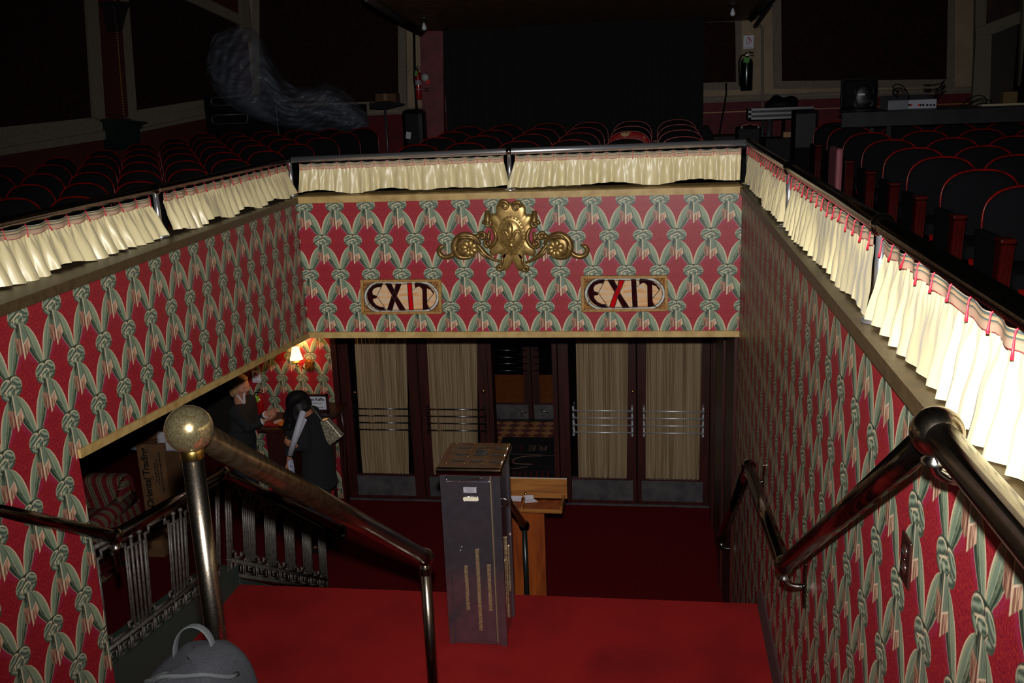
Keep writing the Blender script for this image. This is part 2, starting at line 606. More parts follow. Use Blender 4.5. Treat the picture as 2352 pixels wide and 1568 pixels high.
# floors
LE = 4.90
mb = MB().box((-2.45, 3.42, -0.25), (XR, LE, 0))
struct('landing_floor', mb, M_carpet)
st = MB()
for i in range(8):                 # lower flight
    z1 = -0.175*i; y0 = LE+0.265*(i-1)
    if i: st.box((-2.45, y0-0.02, ZF), (XR, y0+0.265, z1))
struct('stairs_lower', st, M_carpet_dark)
st = MB()
for i in range(1, 8):              # upper flight, from the landing up to where the photographer stands
    st.box((-2.45, 3.42-0.25*i, -0.2), (XR, 3.42-0.25*(i-1)+.0, 1.23*i/7))
struct('stairs_upper', st, M_carpet)
mb = MB().box((-2.6, -2.2, 1.0), (XR+3, 3.42-0.25*7+.0, 1.23))
struct('floor_upper', mb, M_carpet)
mb = MB().box((-9, 3.3, ZF-.1), (2.5, 14, ZF))
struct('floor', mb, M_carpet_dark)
# auditorium floor: around the stairwell
fl_ = MB()
def slab(x0, y0, x1, y1):
    fl_.hexa([(x0, y0, OF(y0)-.15), (x1, y0, OF(y0)-.15), (x1, y1, OF(y1)-.15), (x0, y1, OF(y1)-.15)], [(x0, y0, OF(y0)), (x1, y0, OF(y0)), (x1, y1, OF(y1)), (x0, y1, OF(y1))])
slab(-9, YF+T, 9, 17.5); slab(XR+T, -2, 9, YF+T); slab(-9, 3.2, XLF-T-.12, YF+T)
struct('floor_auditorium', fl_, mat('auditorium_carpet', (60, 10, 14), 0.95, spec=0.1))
mb = MB().box((XR-0.014, 0.6, 0.0), (XR, LE+.02, 0.0825))
mb2 = MB()
struct('baseboard_right', MB().hexa([(XR-.03, 3.4, 0), (XR, 3.4, 0), (XR, LE+.02, 0), (XR-.03, LE+.02, 0)], [(XR-.012, 3.4, .1), (XR, 3.4, .1), (XR, LE+.02, .075), (XR-.012, LE+.02, .075)]), M_base)
# green kerb at the left of the landing, carrying the balustrade
M_kerb = mat('dark_green_paint', (44, 56, 50), 0.5, spec=0.4)
def xk(y): return -2.47+0.0*(y)
ka, kb = px(240, 1545, x=-2.44), px(513, 1332, x=-2.44)
mb = MB().hexa([(-2.64, 3.3, -0.3), (-2.46, 3.3, -0.3), (-2.46, LE, -0.3), (-2.64, LE, -0.3)], [(-2.64, 3.3, ka.z+.03), (-2.44, 3.3, ka.z+.03), (-2.44, LE, kb.z-.015), (-2.64, LE, kb.z-.015)])
mb.hexa([(-2.64, LE, ZF), (-2.44, LE, ZF), (-2.44, 6.75, ZF), (-2.64, 6.75, ZF)], [(-2.64, LE, kb.z-.10), (-2.44, LE, kb.z-.10), (-2.44, 6.75, kb.z-.10-1.2), (-2.64, 6.75, kb.z-.10-1.2)])
struct('trim_6', mb, M_kerb)
# lobby walls
mb = MB().box((-4.62, YD, ZF), (-3.44, YD+.15, 1.25))
struct('wall_lobby', mb, WP_lobby, lambda p: (p.x, p.z))
mb = MB().box((XR, 6.82, ZF), (XR+.2, YD+.2, 1.25)).box((XR-.02, 6.82, ZF), (XR, 6.90, 1.25)).box((XR-.02, 7.9, ZF), (XR, 8.05, 1.25)).box((XR-.02, 9.2, ZF), (XR, 9.4, 1.25))
struct('wall_panelling', mb, M_mahog)
mb = MB().box((-9, 3.3, ZF), (-8.9, YD, 1.25)).box((-9, 3.2, ZF), (-2.64, 3.3, 1.25))
struct('wall_lobby_side', mb, M_dark)
mb = MB().box((-9, YF+T, zb0+.12), (XR+.2, 14, zb0+.3)).hexa([(-9, 3.2, 1.33), (XL(3.2)-T, 3.2, 1.40), (XL(YF)-T, YF+T, 1.28), (-9, YF+T, 1.2)], [(-9, 3.2, 1.40), (XL(3.2)-T, 3.2, 1.44), (XL(YF)-T, YF+T, 1.34), (-9, YF+T, 1.34)])
struct('ceiling_lobby', mb, M_dark)
# ------------------------------------------------------------------ metals and cloth
def metal(name, rgb, rough, other=None, rscale=40, r2=None, streak=None):
    m = mat(name, rgb, rough, 1.0, noise=(rscale, other, 0.42, 0.66) if other else None)
    if r2:
        nt = m.node_tree; b = nt.nodes['Principled BSDF']
        n = nt.nodes.new('ShaderNodeTexNoise'); n.inputs['Scale'].default_value = rscale*0.7; n.inputs['Detail'].default_value = 8
        tc = nt.nodes.new('ShaderNodeTexCoord'); nt.links.new(tc.outputs['Object'], n.inputs['Vector'])
        mr = nt.nodes.new('ShaderNodeMapRange')
        mr.inputs[1].default_value = 0.4; mr.inputs[2].default_value = 0.65
        mr.inputs[3].default_value = rough; mr.inputs[4].default_value = r2
        nt.links.new(n.outputs[0], mr.inputs[0]); nt.links.new(mr.outputs[0], b.inputs['Roughness'])
    return m

M_chrome = metal('polished_chrome', (186, 182, 178), 0.17, (160, 152, 142), 30)
M_barL = mat('flash_bright_bar', (214, 212, 214), 0.42, 0.7)  # paler, less metallic copy: flash highlight put into the bar colour
M_railf = mat('flash_bright_rail', (226, 224, 226), 0.27, 0.9)  # flash shine on the chrome put into a paler base colour
M_worn = mat('worn_nickel', (150, 142, 132), 0.21, 1.0, noise=(300, (120, 106, 88), 0.38, 0.62))
M_rail = mat('worn_brown_rail', (104, 86, 66), 0.24, 0.97, noise=(40, (80, 58, 40), 0.35, 0.7))
M_railw = metal('dark_polished_rail', (120, 112, 104), 0.18, (96, 88, 80), 40)
M_iron = mat('grey_iron_paint', (86, 80, 74), 0.5, 0.35, noise=(50, (64, 58, 54), 0.4, 0.65))
M_satin = mat('cream_satin', (222, 206, 158), 0.36, spec=0.55, sheen=0.15)
M_tie = mat('red_ribbon', (204, 28, 52), 0.5)


def ramp_uv(name, stops, axis=1, rough=0.7):
    """bands of colour across a strip, following its UV map"""
    m = bpy.data.materials.new(name); m.use_nodes = True
    nt = m.node_tree; b = nt.nodes['Principled BSDF']
    b.inputs['Roughness'].default_value = rough
    uv = nt.nodes.new('ShaderNodeUVMap'); sp = nt.nodes.new('ShaderNodeSeparateXYZ')
    rp = nt.nodes.new('ShaderNodeValToRGB'); rp.color_ramp.interpolation = 'CONSTANT'
    while len(rp.color_ramp.elements) < len(stops): rp.color_ramp.elements.new(0.5)
    for e, (p, c) in zip(rp.color_ramp.elements, stops):
        e.position = p; e.color = lin(*c)
    nt.links.new(uv.outputs[0], sp.inputs[0]); nt.links.new(sp.outputs[axis], rp.inputs[0])
    nt.links.new(rp.outputs[0], b.inputs['Base Color'])
    return m

M_band = ramp_uv('striped_braid', [(0, (150, 60, 62)), (.06, (196, 160, 132)), (.42, (176, 146, 116)), (.52, (92, 104, 96)), (.62, (196, 164, 122)), (.72, (176, 148, 108)), (.80, (84, 100, 96)), (.93, (190, 168, 138))])

# ------------------------------------------------------------------ railing on top of the parapet
RZ = 2.372
rail_pts_r = [Vector((0.634, -0.6, RZ-.002)), Vector((0.634, 6.86, RZ))]
CRN = Vector((0.634, 6.86, RZ)); CLN = Vector((-2.625, 6.82, RZ-.02))
LFT = Vector((-2.60, -0.6, RZ-.05))
def lrail(y): return LFT.lerp(CLN, (y+0.6)/(6.82+0.6))
g = thing('guard_railing', 'chrome guard railing with ball joints running round the top of the stairwell parapet', 'railing', (0.634, 6.86, ZT))
MB().tube([rail_pts_r[0], CRN], 0.0255, 16).build('handrail', M_railw, g, label='right hand length of dark chrome rail')
MB().tube([CRN, CLN], 0.0235, 16)  .build('handrail', M_railf, g, label='flash-brightened chrome length of rail above the exit signs')
MB().tube([CLN, LFT], 0.0235, 16).build('handrail', M_railw, g, label='left hand length of dark chrome rail')
posts = [CRN, Vector((0.634, 4.77, RZ)), Vector((0.634, 2.83, RZ)), Vector((0.634, 0.9, RZ)), CLN.lerp(CRN, 0.494), CLN, lrail(4.83), lrail(2.75), lrail(0.8)]
for i, p in enumerate(posts):
    po = MB().tube([(p.x, p.y, ZT+.012), (p.x, p.y, p.z-.02)], 0.0155, 14).build('post', M_railf, g)
    MB().lathe([(0, .022), (.018, .022), (.022, .012), (.042, .009), (.045, .004), (.045, 0)], (p.x, p.y, ZT+.002), 20).build('flange', M_railf, po)
    MB().ball(p, 0.034 if i in (1, 2, 3) else 0.030, 20, 12).build('ball_joint', M_chrome, g)


def fold_fn(L, seed):
    rr = random.Random(seed)
    waves = [(rr.uniform(9.5, 14.5), rr.uniform(0, 6.28), rr.uniform(.6, 1)) for _ in range(3)]
    fine = [(rr.uniform(26, 40), rr.uniform(0, 6.28)) for _ in range(3)]
    hem = [(rr.uniform(3, 7), rr.uniform(0, 6.28)) for _ in range(3)]
    wob = [(rr.uniform(1.5, 4), rr.uniform(0, 6.28)) for _ in range(2)]
    def d(s, t):
        x = s*L
        xw = x+0.03*sum(math.sin(f*x+p) for f, p in wob)
        big = sum(a*math.sin(2*PI*f*xw+p+0.5*t*math.sin(5*x+p)) for f, p, a in waves)/1.9
        fin = sum(math.sin(2*PI*f*xw+p) for f, p in fine)/2.2
        e = max(-1, min(1, big*1.2))
        return 0.021*(t**0.7)*e+0.0065*fin*math.exp(-4.5*t)*(1 if t > 0.02 else 0.4)+0.004*math.sin(9*t+x*31)*t*(1-t)*2
    def h(s):
        x = s*L
        return 0.010*sum(math.sin(2*PI*f*x*0.35+p) for f, p in hem)/1.7
    return d, h


def valance(label, A, B, inn, ztA, ztB, zbA, zbB, nt_, seed, flareA=0.0, flareB=0.0, lean=0.018):
    """gathered cream skirt hanging from the rail between A and B; inn points to the stairwell"""
    A = Vector(A); B = Vector(B); inn = Vector(inn).normalized()
    L = (B-A).length; ax = (B-A).normalized()
    t0 = thing('valance_curtain', label, 'curtain', (A.x, A.y, zbA), 'cream valances under the railing')
    d, h = fold_fn(L, seed)
    BH = 0.040
    def top(s): return (ztA+(ztB-ztA)*s)-0.006*abs(math.sin(PI*s*nt_))
    def skirt(s, t):
        z0 = top(s)-BH+.003; z1 = zbA+(zbB-zbA)*s+h(s)
        off = (-flareA*(1-s)**6+flareB*s**6)*t
        p = A+ax*(L*s+off+0.008*math.sin(s*L*60)*t)
        p = p+inn*(0.003+d(s, t)+lean*t)
        return Vector((p.x, p.y, z0+(z1-z0)*t))
    n = max(60, int(L*150))
    MB().grid(n, 14, skirt).build('skirt', M_satin, t0, solid=0.0)
    def band(s, t):
        p = A+ax*(L*s)+inn*(0.006+0.004*math.sin(s*L*40)-0.003*math.sin(2*PI*s*nt_))
        return Vector((p.x, p.y, top(s)-BH*t))
    uvs = {}
    mb = MB().grid(n//2, 4, band)
    zz = {}
    m_ = 5
    vv = [1-(i % m_)/4 for i in range(len(mb.v))]
    look = {tuple(round(c, 6) for c in q): w for q, w in zip(mb.v, vv)}
    o = mb.build('header_band', M_band, t0, lambda p: (0, look[tuple(round(c, 6) for c in p)]))
    rr = random.Random(seed+9)
    for k in range(nt_+1):
        s = (k+0.0)/nt_; s = min(.995, max(.005, s))
        p = A+ax*(L*s); zr = RZ+.0; z0 = top(s)
        a = Vector((p.x, p.y, z0+.010))+inn*0.006; b_ = Vector((p.x, p.y, z0-.014))+inn*0.016
        sw = ax*rr.uniform(-.012, .012)
        c = Vector((p.x, p.y, z0-BH+rr.uniform(-.012, .006)))+inn*0.021+sw
        MB().tube([a, a.lerp(b_, .5)+inn*.004, b_, b_.lerp(c, .5), c], [.0020, .0022, .0017, .0026, .0038], 6, flat=(1, .6)).build('tie', M_tie, t0)
    return t0


def seg(P, Q, a, b): return P.lerp(Q, a), P.lerp(Q, b)
zc = ZT+0.012
pL = posts[6]; pL2 = posts[7]
valance('left cream valance, nearest to the camera, reaching the picture edge', lrail(2.80), lrail(4.75), (1, 0.01, 0), RZ-.064, RZ-.058, zc-.005, zc-.002, 13, 11, flareB=.05, lean=.05)
valance('left cream valance between the middle post and the far left corner', lrail(4.90), lrail(6.76), (1, 0.01, 0), RZ-.056, RZ-.048, zc, zc+.008, 15, 12, flareB=.05, lean=.045)
midp = posts[4]
a, b = seg(CLN, CRN, .022, .482); valance('front cream valance left of the middle post', a, b, (0, -1, 0), RZ-.050, RZ-.036, zc+.012, zc+.02, 16, 13, flareB=.035, flareA=.02)
a, b = seg(CLN, CRN, .507, .985); valance('front cream valance right of the middle post', a, b, (0, -1, 0), RZ-.036, RZ-.033, zc+.012, zc+.022, 17, 14, flareA=.06)
def rr_(y): return Vector((0.634, y, RZ))
valance('right cream valance at the far corner, before the first post', rr_(6.80), rr_(4.84), (-1, 0, 0), RZ-.030, RZ-.029, zc+.005, zc, 15, 15)
valance('right cream valance between the two posts on the right parapet', rr_(4.70), rr_(2.90), (-1, 0, 0), RZ-.029, RZ-.029, zc, zc-.004, 15, 16)
valance('right cream valance nearest the camera, brightly lit at the picture edge', rr_(2.77), rr_(0.95), (-1, 0, 0), RZ-.028, RZ-.028, zc-.002, zc-.006, 14, 17, flareA=.05)

# ------------------------------------------------------------------ stair handrails
def joint(p, r=0.037): return MB().ball(p, r, 24, 14)


def bracket(par, p, wx, dz=0.06, plate=True):
    s = 1 if wx > p.x else -1
    pts = [p-Vector((0, 0, .03))]+[Vector((p.x+s*0.05*(1-math.cos(a)), p.y, p.z-.03-dz*0.5-0.03*math.sin(a))) for a in [0, .5, 1, 1.3, PI/2]]+[Vector((wx, p.y, p.z-.06-dz*.5))]
    br = MB().tube(pts, 0.012, 10).lathe([(0.024, 0), (.024, .008), (.018, .014), (0.018, .03)], p-Vector((0, 0, .06)), 16).build('bracket', M_chrome, par)
    if plate: MB().bbox((wx-s*0.006, p.y, p.z-.05-dz*.5), (0.012, 0.035, 0.19), bev=.003).build('wall_plate', M_railw, br)
    return br

# centre rail of the upper flight, with the big ball newel
nb = px(434, 985, y=1.73); lj = px(975, 1279, y=3.50)
h = thing('newel_handrail', 'worn nickel newel post with a large ball finial carrying the near sloping handrail', 'handrail', (nb.x, nb.y, 1.23))
MB().ball(nb, 0.0485, 40, 24).build('ball_finial', mat('worn_brass_nickel', (196, 182, 140), 0.17, 0.95, noise=(240, (160, 138, 92), 0.4, 0.62)), h)
MB().tube([(nb.x, nb.y, 1.23), (nb.x, nb.y, nb.z-.04)], 0.0215, 24).build('newel_post', M_worn, h)
MB().lathe([(.023, -.062), (.0235, -.058), (.0235, -.040), (.02, -.036)], nb, 24).build('collar', metal('brass_collar', (196, 160, 84), 0.2), h)
d_ = (lj-nb).normalized()
MB().tube([nb+d_*.02, lj], 0.030, 24).build('handrail', M_rail, h)
joint(lj, 0.0385).build('ball_joint', M_worn, h)
MB().tube([lj-Vector((0, 0, .02)), (lj.x, lj.y, 0)], 0.0225, 20).lathe([(.0245, 0), (.0245, .03)], (lj.x, lj.y, lj.z-.075), 20).build('lower_post', M_worn, h)
# centre rail of the lower flight
lb = px(1204, 1206, y=6.60); lt = Vector((lb.x+.06, 4.80, lb.z+(6.60-4.80)*.67))
h = thing('lower_handrail', 'dark handrail on posts going down the lower flight behind the ticket box', 'handrail', (lb.x, lb.y, ZF))
MB().tube([lt, lb], 0.028, 20).build('handrail', M_rail, h)
joint(lb, 0.040).build('ball_joint', M_railw, h)
MB().tube([lb, (lb.x, lb.y, -1.40)], 0.0205, 18).build('post', mat('dark_green_post', (38, 44, 42), 0.3, 0.6), h)
MB().tube([lt, (lt.x, lt.y, 0)], 0.0205, 18).build('post', M_worn, h)
joint(lt, 0.038).build('ball_joint', M_railw, h)
# right wall
XH = XR-0.085
p0 = Vector((XH, -0.6, 2.20)); p1 = px(2152, 992, x=XH); p2 = px(1802, 1297, x=XH); p3 = px(1719, 1070, x=XH); p4 = px(1657, 1234, x=XH)
h = thing('wall_handrail', 'polished dark handrail with ball joints bracketed to the right wall, stepping down', 'handrail', tuple(p2))
for a, b in ((p0, p1), (p1, p2), (p2, p3), (p3, p4)):
    MB().tube([a, b], 0.0295, 24).build('handrail', M_railw, h)
for p, r in ((p1, .047), (p2, .040), (p3, .040), (p4, .038)):
    joint(p, r).build('ball_joint', M_worn, h)
for p in (p1, p2, p3, p4): bracket(h, p, XR, plate=p is not p1)
# left wall
q0 = px(-120, 1148, x=-2.40); q1 = px(262, 1231, x=-2.40); q2 = px(512, 1086, x=-2.40); q3 = px(785, 1215, x=-2.40)
h = thing('wall_handrail', 'dark handrail on the left wall carrying on above the iron balustrade', 'handrail', tuple(q1))
for a, b in ((q0, q1), (q1, q2), (q2, q3)):
    MB().tube([a, b], 0.0285, 24).build('handrail', M_railw, h)
for p in (q1, q2, q3): joint(p, .039).build('ball_joint', M_worn, h)
bracket(h, q1, XL(q1.y)+.005); bracket(h, q3, -2.46, plate=False)

# ------------------------------------------------------------------ iron balustrades
def balustrade(label, c, n_open, keys, group=None):
    """c: the four corners bottom near, bottom far, top far, top near"""
    BL, BR, TR, TL = [Vector(q) for q in c]
    t0 = thing('iron_balustrade', label, 'balustrade', tuple(BL), group)
    Ls = (BR-BL).length; Ht = (TL-BL).length
    def P(s, t, dx=0.0):
        q = (BL.lerp(BR, s)).lerp(TL.lerp(TR, s), t); return q+Vector((dx, 0, 0))
    def line(mb, pts, r=.0085, dx=0.0, closed=False):
        pts = [P(s, t, dx) for s, t in pts]
        if closed: pts = pts+[pts[0]]
        for a, b in zip(pts[:-1], pts[1:]):
            e = (b-a).normalized()*r*0.7
            mb.tube([a-e, b+e], r*1.3, 4, up=(1, 0, 0), flat=(.75, 1))
        return mb
    K = 0.15
    fr = MB()
    for pl in (((0, 0), (1, 0)), ((0, K), (1, K)), ((0, 1), (1, 1)), ((0, 0), (0, 1)), ((1, 0), (1, 1)), ((.018, K), (.018, 1)), ((.982, K), (.982, 1))):
        line(fr, pl, .010)
    fr.build('frame', M_iron, t0)
    kb = MB()
    w = 1/keys
    for k in range(keys):
        a = k*w
        line(kb, [(a+.06*w, .02), (a+.06*w, K-.02)], .005, .004)
        line(kb, [(a+.2*w, K-.03), (a+.2*w, .035), (a+.86*w, .035), (a+.86*w, K-.035), (a+.45*w, K-.035), (a+.45*w, K*.5), (a+.66*w, K*.5)], .005, .004)
    kb.build('key_border', M_iron, t0)
    bay = (1-.02)/n_open; ow = bay*.62
    for k in range(n_open):
        a = .03+k*bay; b = a+ow-.02
        st_ = .028; 
        line(MB(), [(a+st_, K+.045), (b-st_, K+.045), (b-st_, K+.10), (b, K+.10), (b, .90), (b-st_, .90), (b-st_, .955), (a+st_, .955), (a+st_, .90), (a, .90), (a, K+.10), (a+st_, K+.10)], .0075, .003, True).build('open_panel', M_iron, t0)
        if k < n_open-1 or n_open > 4:
            pm = MB(); c0 = b+.012; c1 = min(.975, a+bay-.012)
            for j in range(5):
                s = c0+(c1-c0)*j/4
                t1 = .93 if j in (1, 3) else .86
                pm.tube([P(s, K+.04, .004), P(s, t1, .004)], .0072, 8)
                if j in (1, 3): pm.ball(P(s, .945, .004), .013, 10, 8)
            line(pm, [(c0, .86), (c1, .86)], .006, .003); line(pm, [(c0-.01, K+.04), (c1+.01, K+.04)], .006, .003)
            pm.build('reeded_pilaster', M_iron, t0)
    return t0

XB = -2.455
b1 = [px(244, 1542, x=XB), px(505, 1331, x=XB), None, None]
tl = px(207, 1262, x=XB); tr = px(500, 1112, x=XB)
b1[2] = tr; b1[3] = tl
balustrade('grey iron balustrade with a Greek key border on the landing edge by the left wall', b1, 3, 11)
c1 = [px(525, 1317, x=XB), px(752, 1352, x=XB), px(744, 1216, x=XB), px(517, 1098, x=XB)]
balustrade('grey iron balustrade sloping down beside the lower flight, half in shadow', c1, 5, 9)
# ------------------------------------------------------------------ gilt crest on the header
M_crest = mat('antique_gold', (166, 136, 78), 0.34, 0.55, noise=(26, (136, 106, 56), 0.38, 0.7))
M_crestd = mat('antique_gold_deep', (132, 104, 56), 0.36, 0.55, noise=(26, (104, 78, 40), 0.38, 0.7))
KC = px(1177, 552, y=YF)
KS = 0.000533
def K(x, y, d=0.0):
    return Vector((KC.x+(x-1160)*KS, YF-0.002-d, KC.z-(y-655)*KS-(x-1160)*KS*0.0))


def relief(mb, outl, lv):
    """stacked insets of an outline: lv = (scale about the centroid, depth) from the wall out"""
    n = len(outl)
    cx = sum(p[0] for p in outl)/n; cy = sum(p[1] for p in outl)/n
    vs = []
    for s, d in lv:
        vs += [K(cx+(x-cx)*s, cy+(y-cy)*s, d) for x, y in outl]
    fs = [(l*n+i, l*n+(i+1) % n, (l+1)*n+(i+1) % n, (l+1)*n+i) for l in range(len(lv)-1) for i in range(n)]
    k = len(lv)-1
    fs.append(tuple(k*n+i for i in range(n)))
    return mb.add(vs, fs, True)


def smooth_pts(P, n=4, closed=True):
    out = []; m = len(P)
    for i in range(m if closed else m-1):
        p0, p1, p2, p3 = [P[(i+k) % m] if closed else P[min(max(i+k, 0), m-1)] for k in (-1, 0, 1, 2)]
        for j in range(n):
            t = j/n
            out.append(tuple(0.5*(2*p1[c]+(p2[c]-p0[c])*t+(2*p0[c]-5*p1[c]+4*p2[c]-p3[c])*t*t+(3*p1[c]-p0[c]-3*p2[c]+p3[c])*t**3) for c in range(len(p1))))
    if not closed: out.append(tuple(P[-1]))
    return out


def spiral(cx, cy, r0, r1, a0, turns, d0=.02, d1=.03, n=26):
    return [K(cx+(r0+(r1-r0)*i/n)*math.cos(a0+turns*2*PI*i/n), cy+(r0+(r1-r0)*i/n)*math.sin(a0+turns*2*PI*i/n), d0+(d1-d0)*i/n) for i in range(n+1)]

cr = thing('wall_crest', 'gilt crest with a lily shield and flower scrolls above the exit signs', 'crest', tuple(K(1160, 1060, 0)))
half = [(1160, 150), (1105, 135), (1050, 125), (1000, 150), (965, 200), (960, 285), (905, 290), (880, 330), (900, 400), (880, 470), (920, 520), (945, 590), (930, 670), (890, 730), (850, 780), (880, 850), (960, 830), (1000, 830), (1030, 900), (1020, 960), (960, 990), (950, 1030), (1010, 1050), (1080, 1040), (1130, 980), (1158, 935)]
ol = half+[(2320-x, y+18) for x, y in half[::-1][1:-1]]
relief(MB(), smooth_pts(ol, 3), [(1.0, 0), (1.0, .016), (.965, .026), (.90, .030), (.72, .034), (.55, .034)]).build('backplate', M_crest, cr)
sh = [(1160+178*math.sin(a)*(1 if True else 1), 590-262*math.cos(a) if math.cos(a) > 0 else 590-300*math.cos(a)) for a in np.linspace(0, 2*PI, 41)[:-1]]
sh = [(1160+(x-1160)*(1 if y < 620 else max(0.06, 1-((y-620)/275)**1.6)), y) for x, y in sh]
relief(MB(), sh, [(1.06, .03), (1.0, .040), (.93, .036), (.8, .046), (.5, .056), (.2, .059), (.02, .060)]).build('shield', M_crest, cr)
bd = MB()
L_ = [(1160+(x-1160)*.93, 600+(y-600)*.95) for x, y in smooth_pts(sh, 4)]
acc = 0; last = L_[0]; bd.ball(K(*L_[0], .044), .0075, 8, 6)
for q in L_[1:]:
    acc += math.hypot(q[0]-last[0], q[1]-last[1]); last = q
    if acc > 41: acc = 0; bd.ball(K(*q, .044), .0075, 8, 6)
bd.build('bead_border', M_crest, cr)
fd = MB()
relief(fd, smooth_pts([(1150, 400), (1195, 470), (1175, 570), (1178, 630), (1125, 630), (1125, 560), (1105, 465)], 3), [(1, .05), (.9, .066), (.4, .072), (.05, .073)])
relief(fd, smooth_pts([(1125, 655), (1178, 655), (1215, 725), (1180, 715), (1163, 748), (1140, 715), (1112, 725)], 2), [(1, .05), (.9, .062), (.4, .068), (.05, .069)])
relief(fd, [(1118, 630), (1198, 630), (1198, 652), (1118, 652)], [(1, .05), (.95, .072), (.5, .075)])
fd.tube([K(x, y, .062) for x, y in smooth_pts([(1130, 625), (1115, 560), (1085, 515), (1055, 525), (1062, 560)], 4, False)], [.011]*3+[.013]*6+[.010]*6+[.006]*2, 8)
fd.tube([K(x, y, .062) for x, y in smooth_pts([(1185, 625), (1200, 560), (1235, 515), (1270, 520), (1268, 558)], 4, False)], [.011]*3+[.013]*6+[.010]*6+[.006]*2, 8)
fd.build('lily', M_crest, cr, label='raised lily flower on the shield')
for mx in (1, -1):
    sc_ = MB()
    def X(x): return 1160+(x-1160)*mx
    o_ = (0 if mx == 1 else 18)
    def tb(pts, r):
        n = 4; P = smooth_pts(pts, n, False)
        R = [r[min(int(i/(len(P)-1)*(len(r)-1)), len(r)-2)]+(r[min(int(i/(len(P)-1)*(len(r)-1)), len(r)-2)+1]-r[min(int(i/(len(P)-1)*(len(r)-1)), len(r)-2)])*((i/(len(P)-1)*(len(r)-1)) % 1 if i < len(P)-1 else 1) for i in range(len(P))]
        sc_.tube([K(X(x), y+o_, d) for x, y, d in P], R, 10)
    def sp_(cx, cy, r0, r1, a0, turns, ra=.012, rb=.007, d0=.03, d1=.04):
        n = 22
        sc_.tube([K(X(cx+(r0+(r1-r0)*i/n)*math.cos(a0+turns*2*PI*i/n)), cy+o_+(r0+(r1-r0)*i/n)*math.sin(a0+turns*2*PI*i/n), d0+(d1-d0)*i/n) for i in range(n+1)], [ra+(rb-ra)*i/n for i in range(n+1)], 8)
    sp_(1085, 195, 62, 8, PI*1.0, 1.3)                       # top scroll
    tb([(1023, 195, .03), (1040, 130, .034), (1100, 135, .036), (1140, 180, .036)], [.013, .015, .013, .01])
    tb([(850, 250, .02), (850, 330, .034), (855, 390, .038)], [.017, .024, .028]); sp_(850, 420, 58, 8, PI*1.0, 1.4, .014, .008)
    tb([(905, 470, .028), (945, 540, .034), (950, 620, .034), (905, 700, .034), (850, 735, .03)], [.010, .014, .016, .014, .010]); sp_(845, 670, 60, 6, PI*.5, 1.4, .012, .008)
    tb([(870, 520, .03), (850, 600, .036), (870, 640, .036)], [.008, .016, .01])
    # side scrolls and tendrils
    tb([(1000, 935, .01), (900, 895, .022), (790, 820, .026), (740, 750, .026), (690, 690, .026)], [.008, .012, .02, .017, .012])
    tb([(890, 880, .02), (800, 850, .03), (740, 800, .032), (700, 740, .03)], [.004, .012, .012, .004])
    tb([(730, 690, .026), (690, 620, .03), (620, 575, .032), (520, 560, .034), (430, 610, .034), (390, 690, .034), (400, 780, .034), (450, 850, .032), (540, 865, .03), (610, 850, .026)], [.012, .016, .02, .022, .024, .026, .026, .02, .016, .010])
    tb([(440, 640, .045), (480, 590, .052), (560, 590, .052), (640, 600, .046), (720, 680, .04)], [.006, .013, .010, .013, .005])
    tb([(420, 700, .05), (400, 760, .05), (450, 800, .048)], [.006, .012, .006])
    tb([(400, 770, .026), (340, 835, .028), (260, 855, .028), (195, 830, .028), (170, 770, .03), (200, 720, .034), (255, 695, .036)], [.016, .020, .018, .018, .018, .017, .006])
    sp_(765, 580, 52, 8, PI*1.2, 1.2, .012, .012, .026, .036)
    sc_.ball(K(X(710), 580+o_, .03), .02, 12, 8); sc_.ball(K(X(830), 578+o_, .03), .014, 12, 8)
    relief(sc_, [(X(520+150*math.cos(a)*mx), 730+o_+150*math.sin(a)) for a in np.linspace(0, 2*PI, 25)[:-1]], [(1, 0), (.97, .024), (.6, .03), (.1, .032)])
    sc_.build('scrollwork', M_crestd, cr)
    sc_ = MB()
    sp_(985, 1000, 42, 6, 0, 1.3, .013, .01)
    tb([(1015, 850, .028), (1030, 900, .034), (1015, 960, .034)], [.009, .011, .009])
    sc_.build('lower_curl', M_crestd, cr)
for mx in (1, -1):
    ro = MB(); cx, cy = 1160+(585-1160)*mx, 745+(0 if mx == 1 else 22)
    for k in range(8):
        a = 2*PI*k/8+.3
        R = Matrix.Rotation(a, 3, 'Y')
        c = K(cx+66*math.cos(a), cy+66*math.sin(a), .036)
        ro.ball(c, .028, 12, 8, sc=(1.15, .55, .8), R=Matrix.Rotation(a, 3, 'Y'))
        ro.ball(K(cx+92*math.cos(a), cy+92*math.sin(a), .042), .014, 8, 6, sc=(.7, .5, 1.2), R=Matrix.Rotation(a, 3, 'Y'))
    ro.ball(K(cx, cy, .056), .016, 12, 8)
    ro.build('rosette', M_crest, cr)

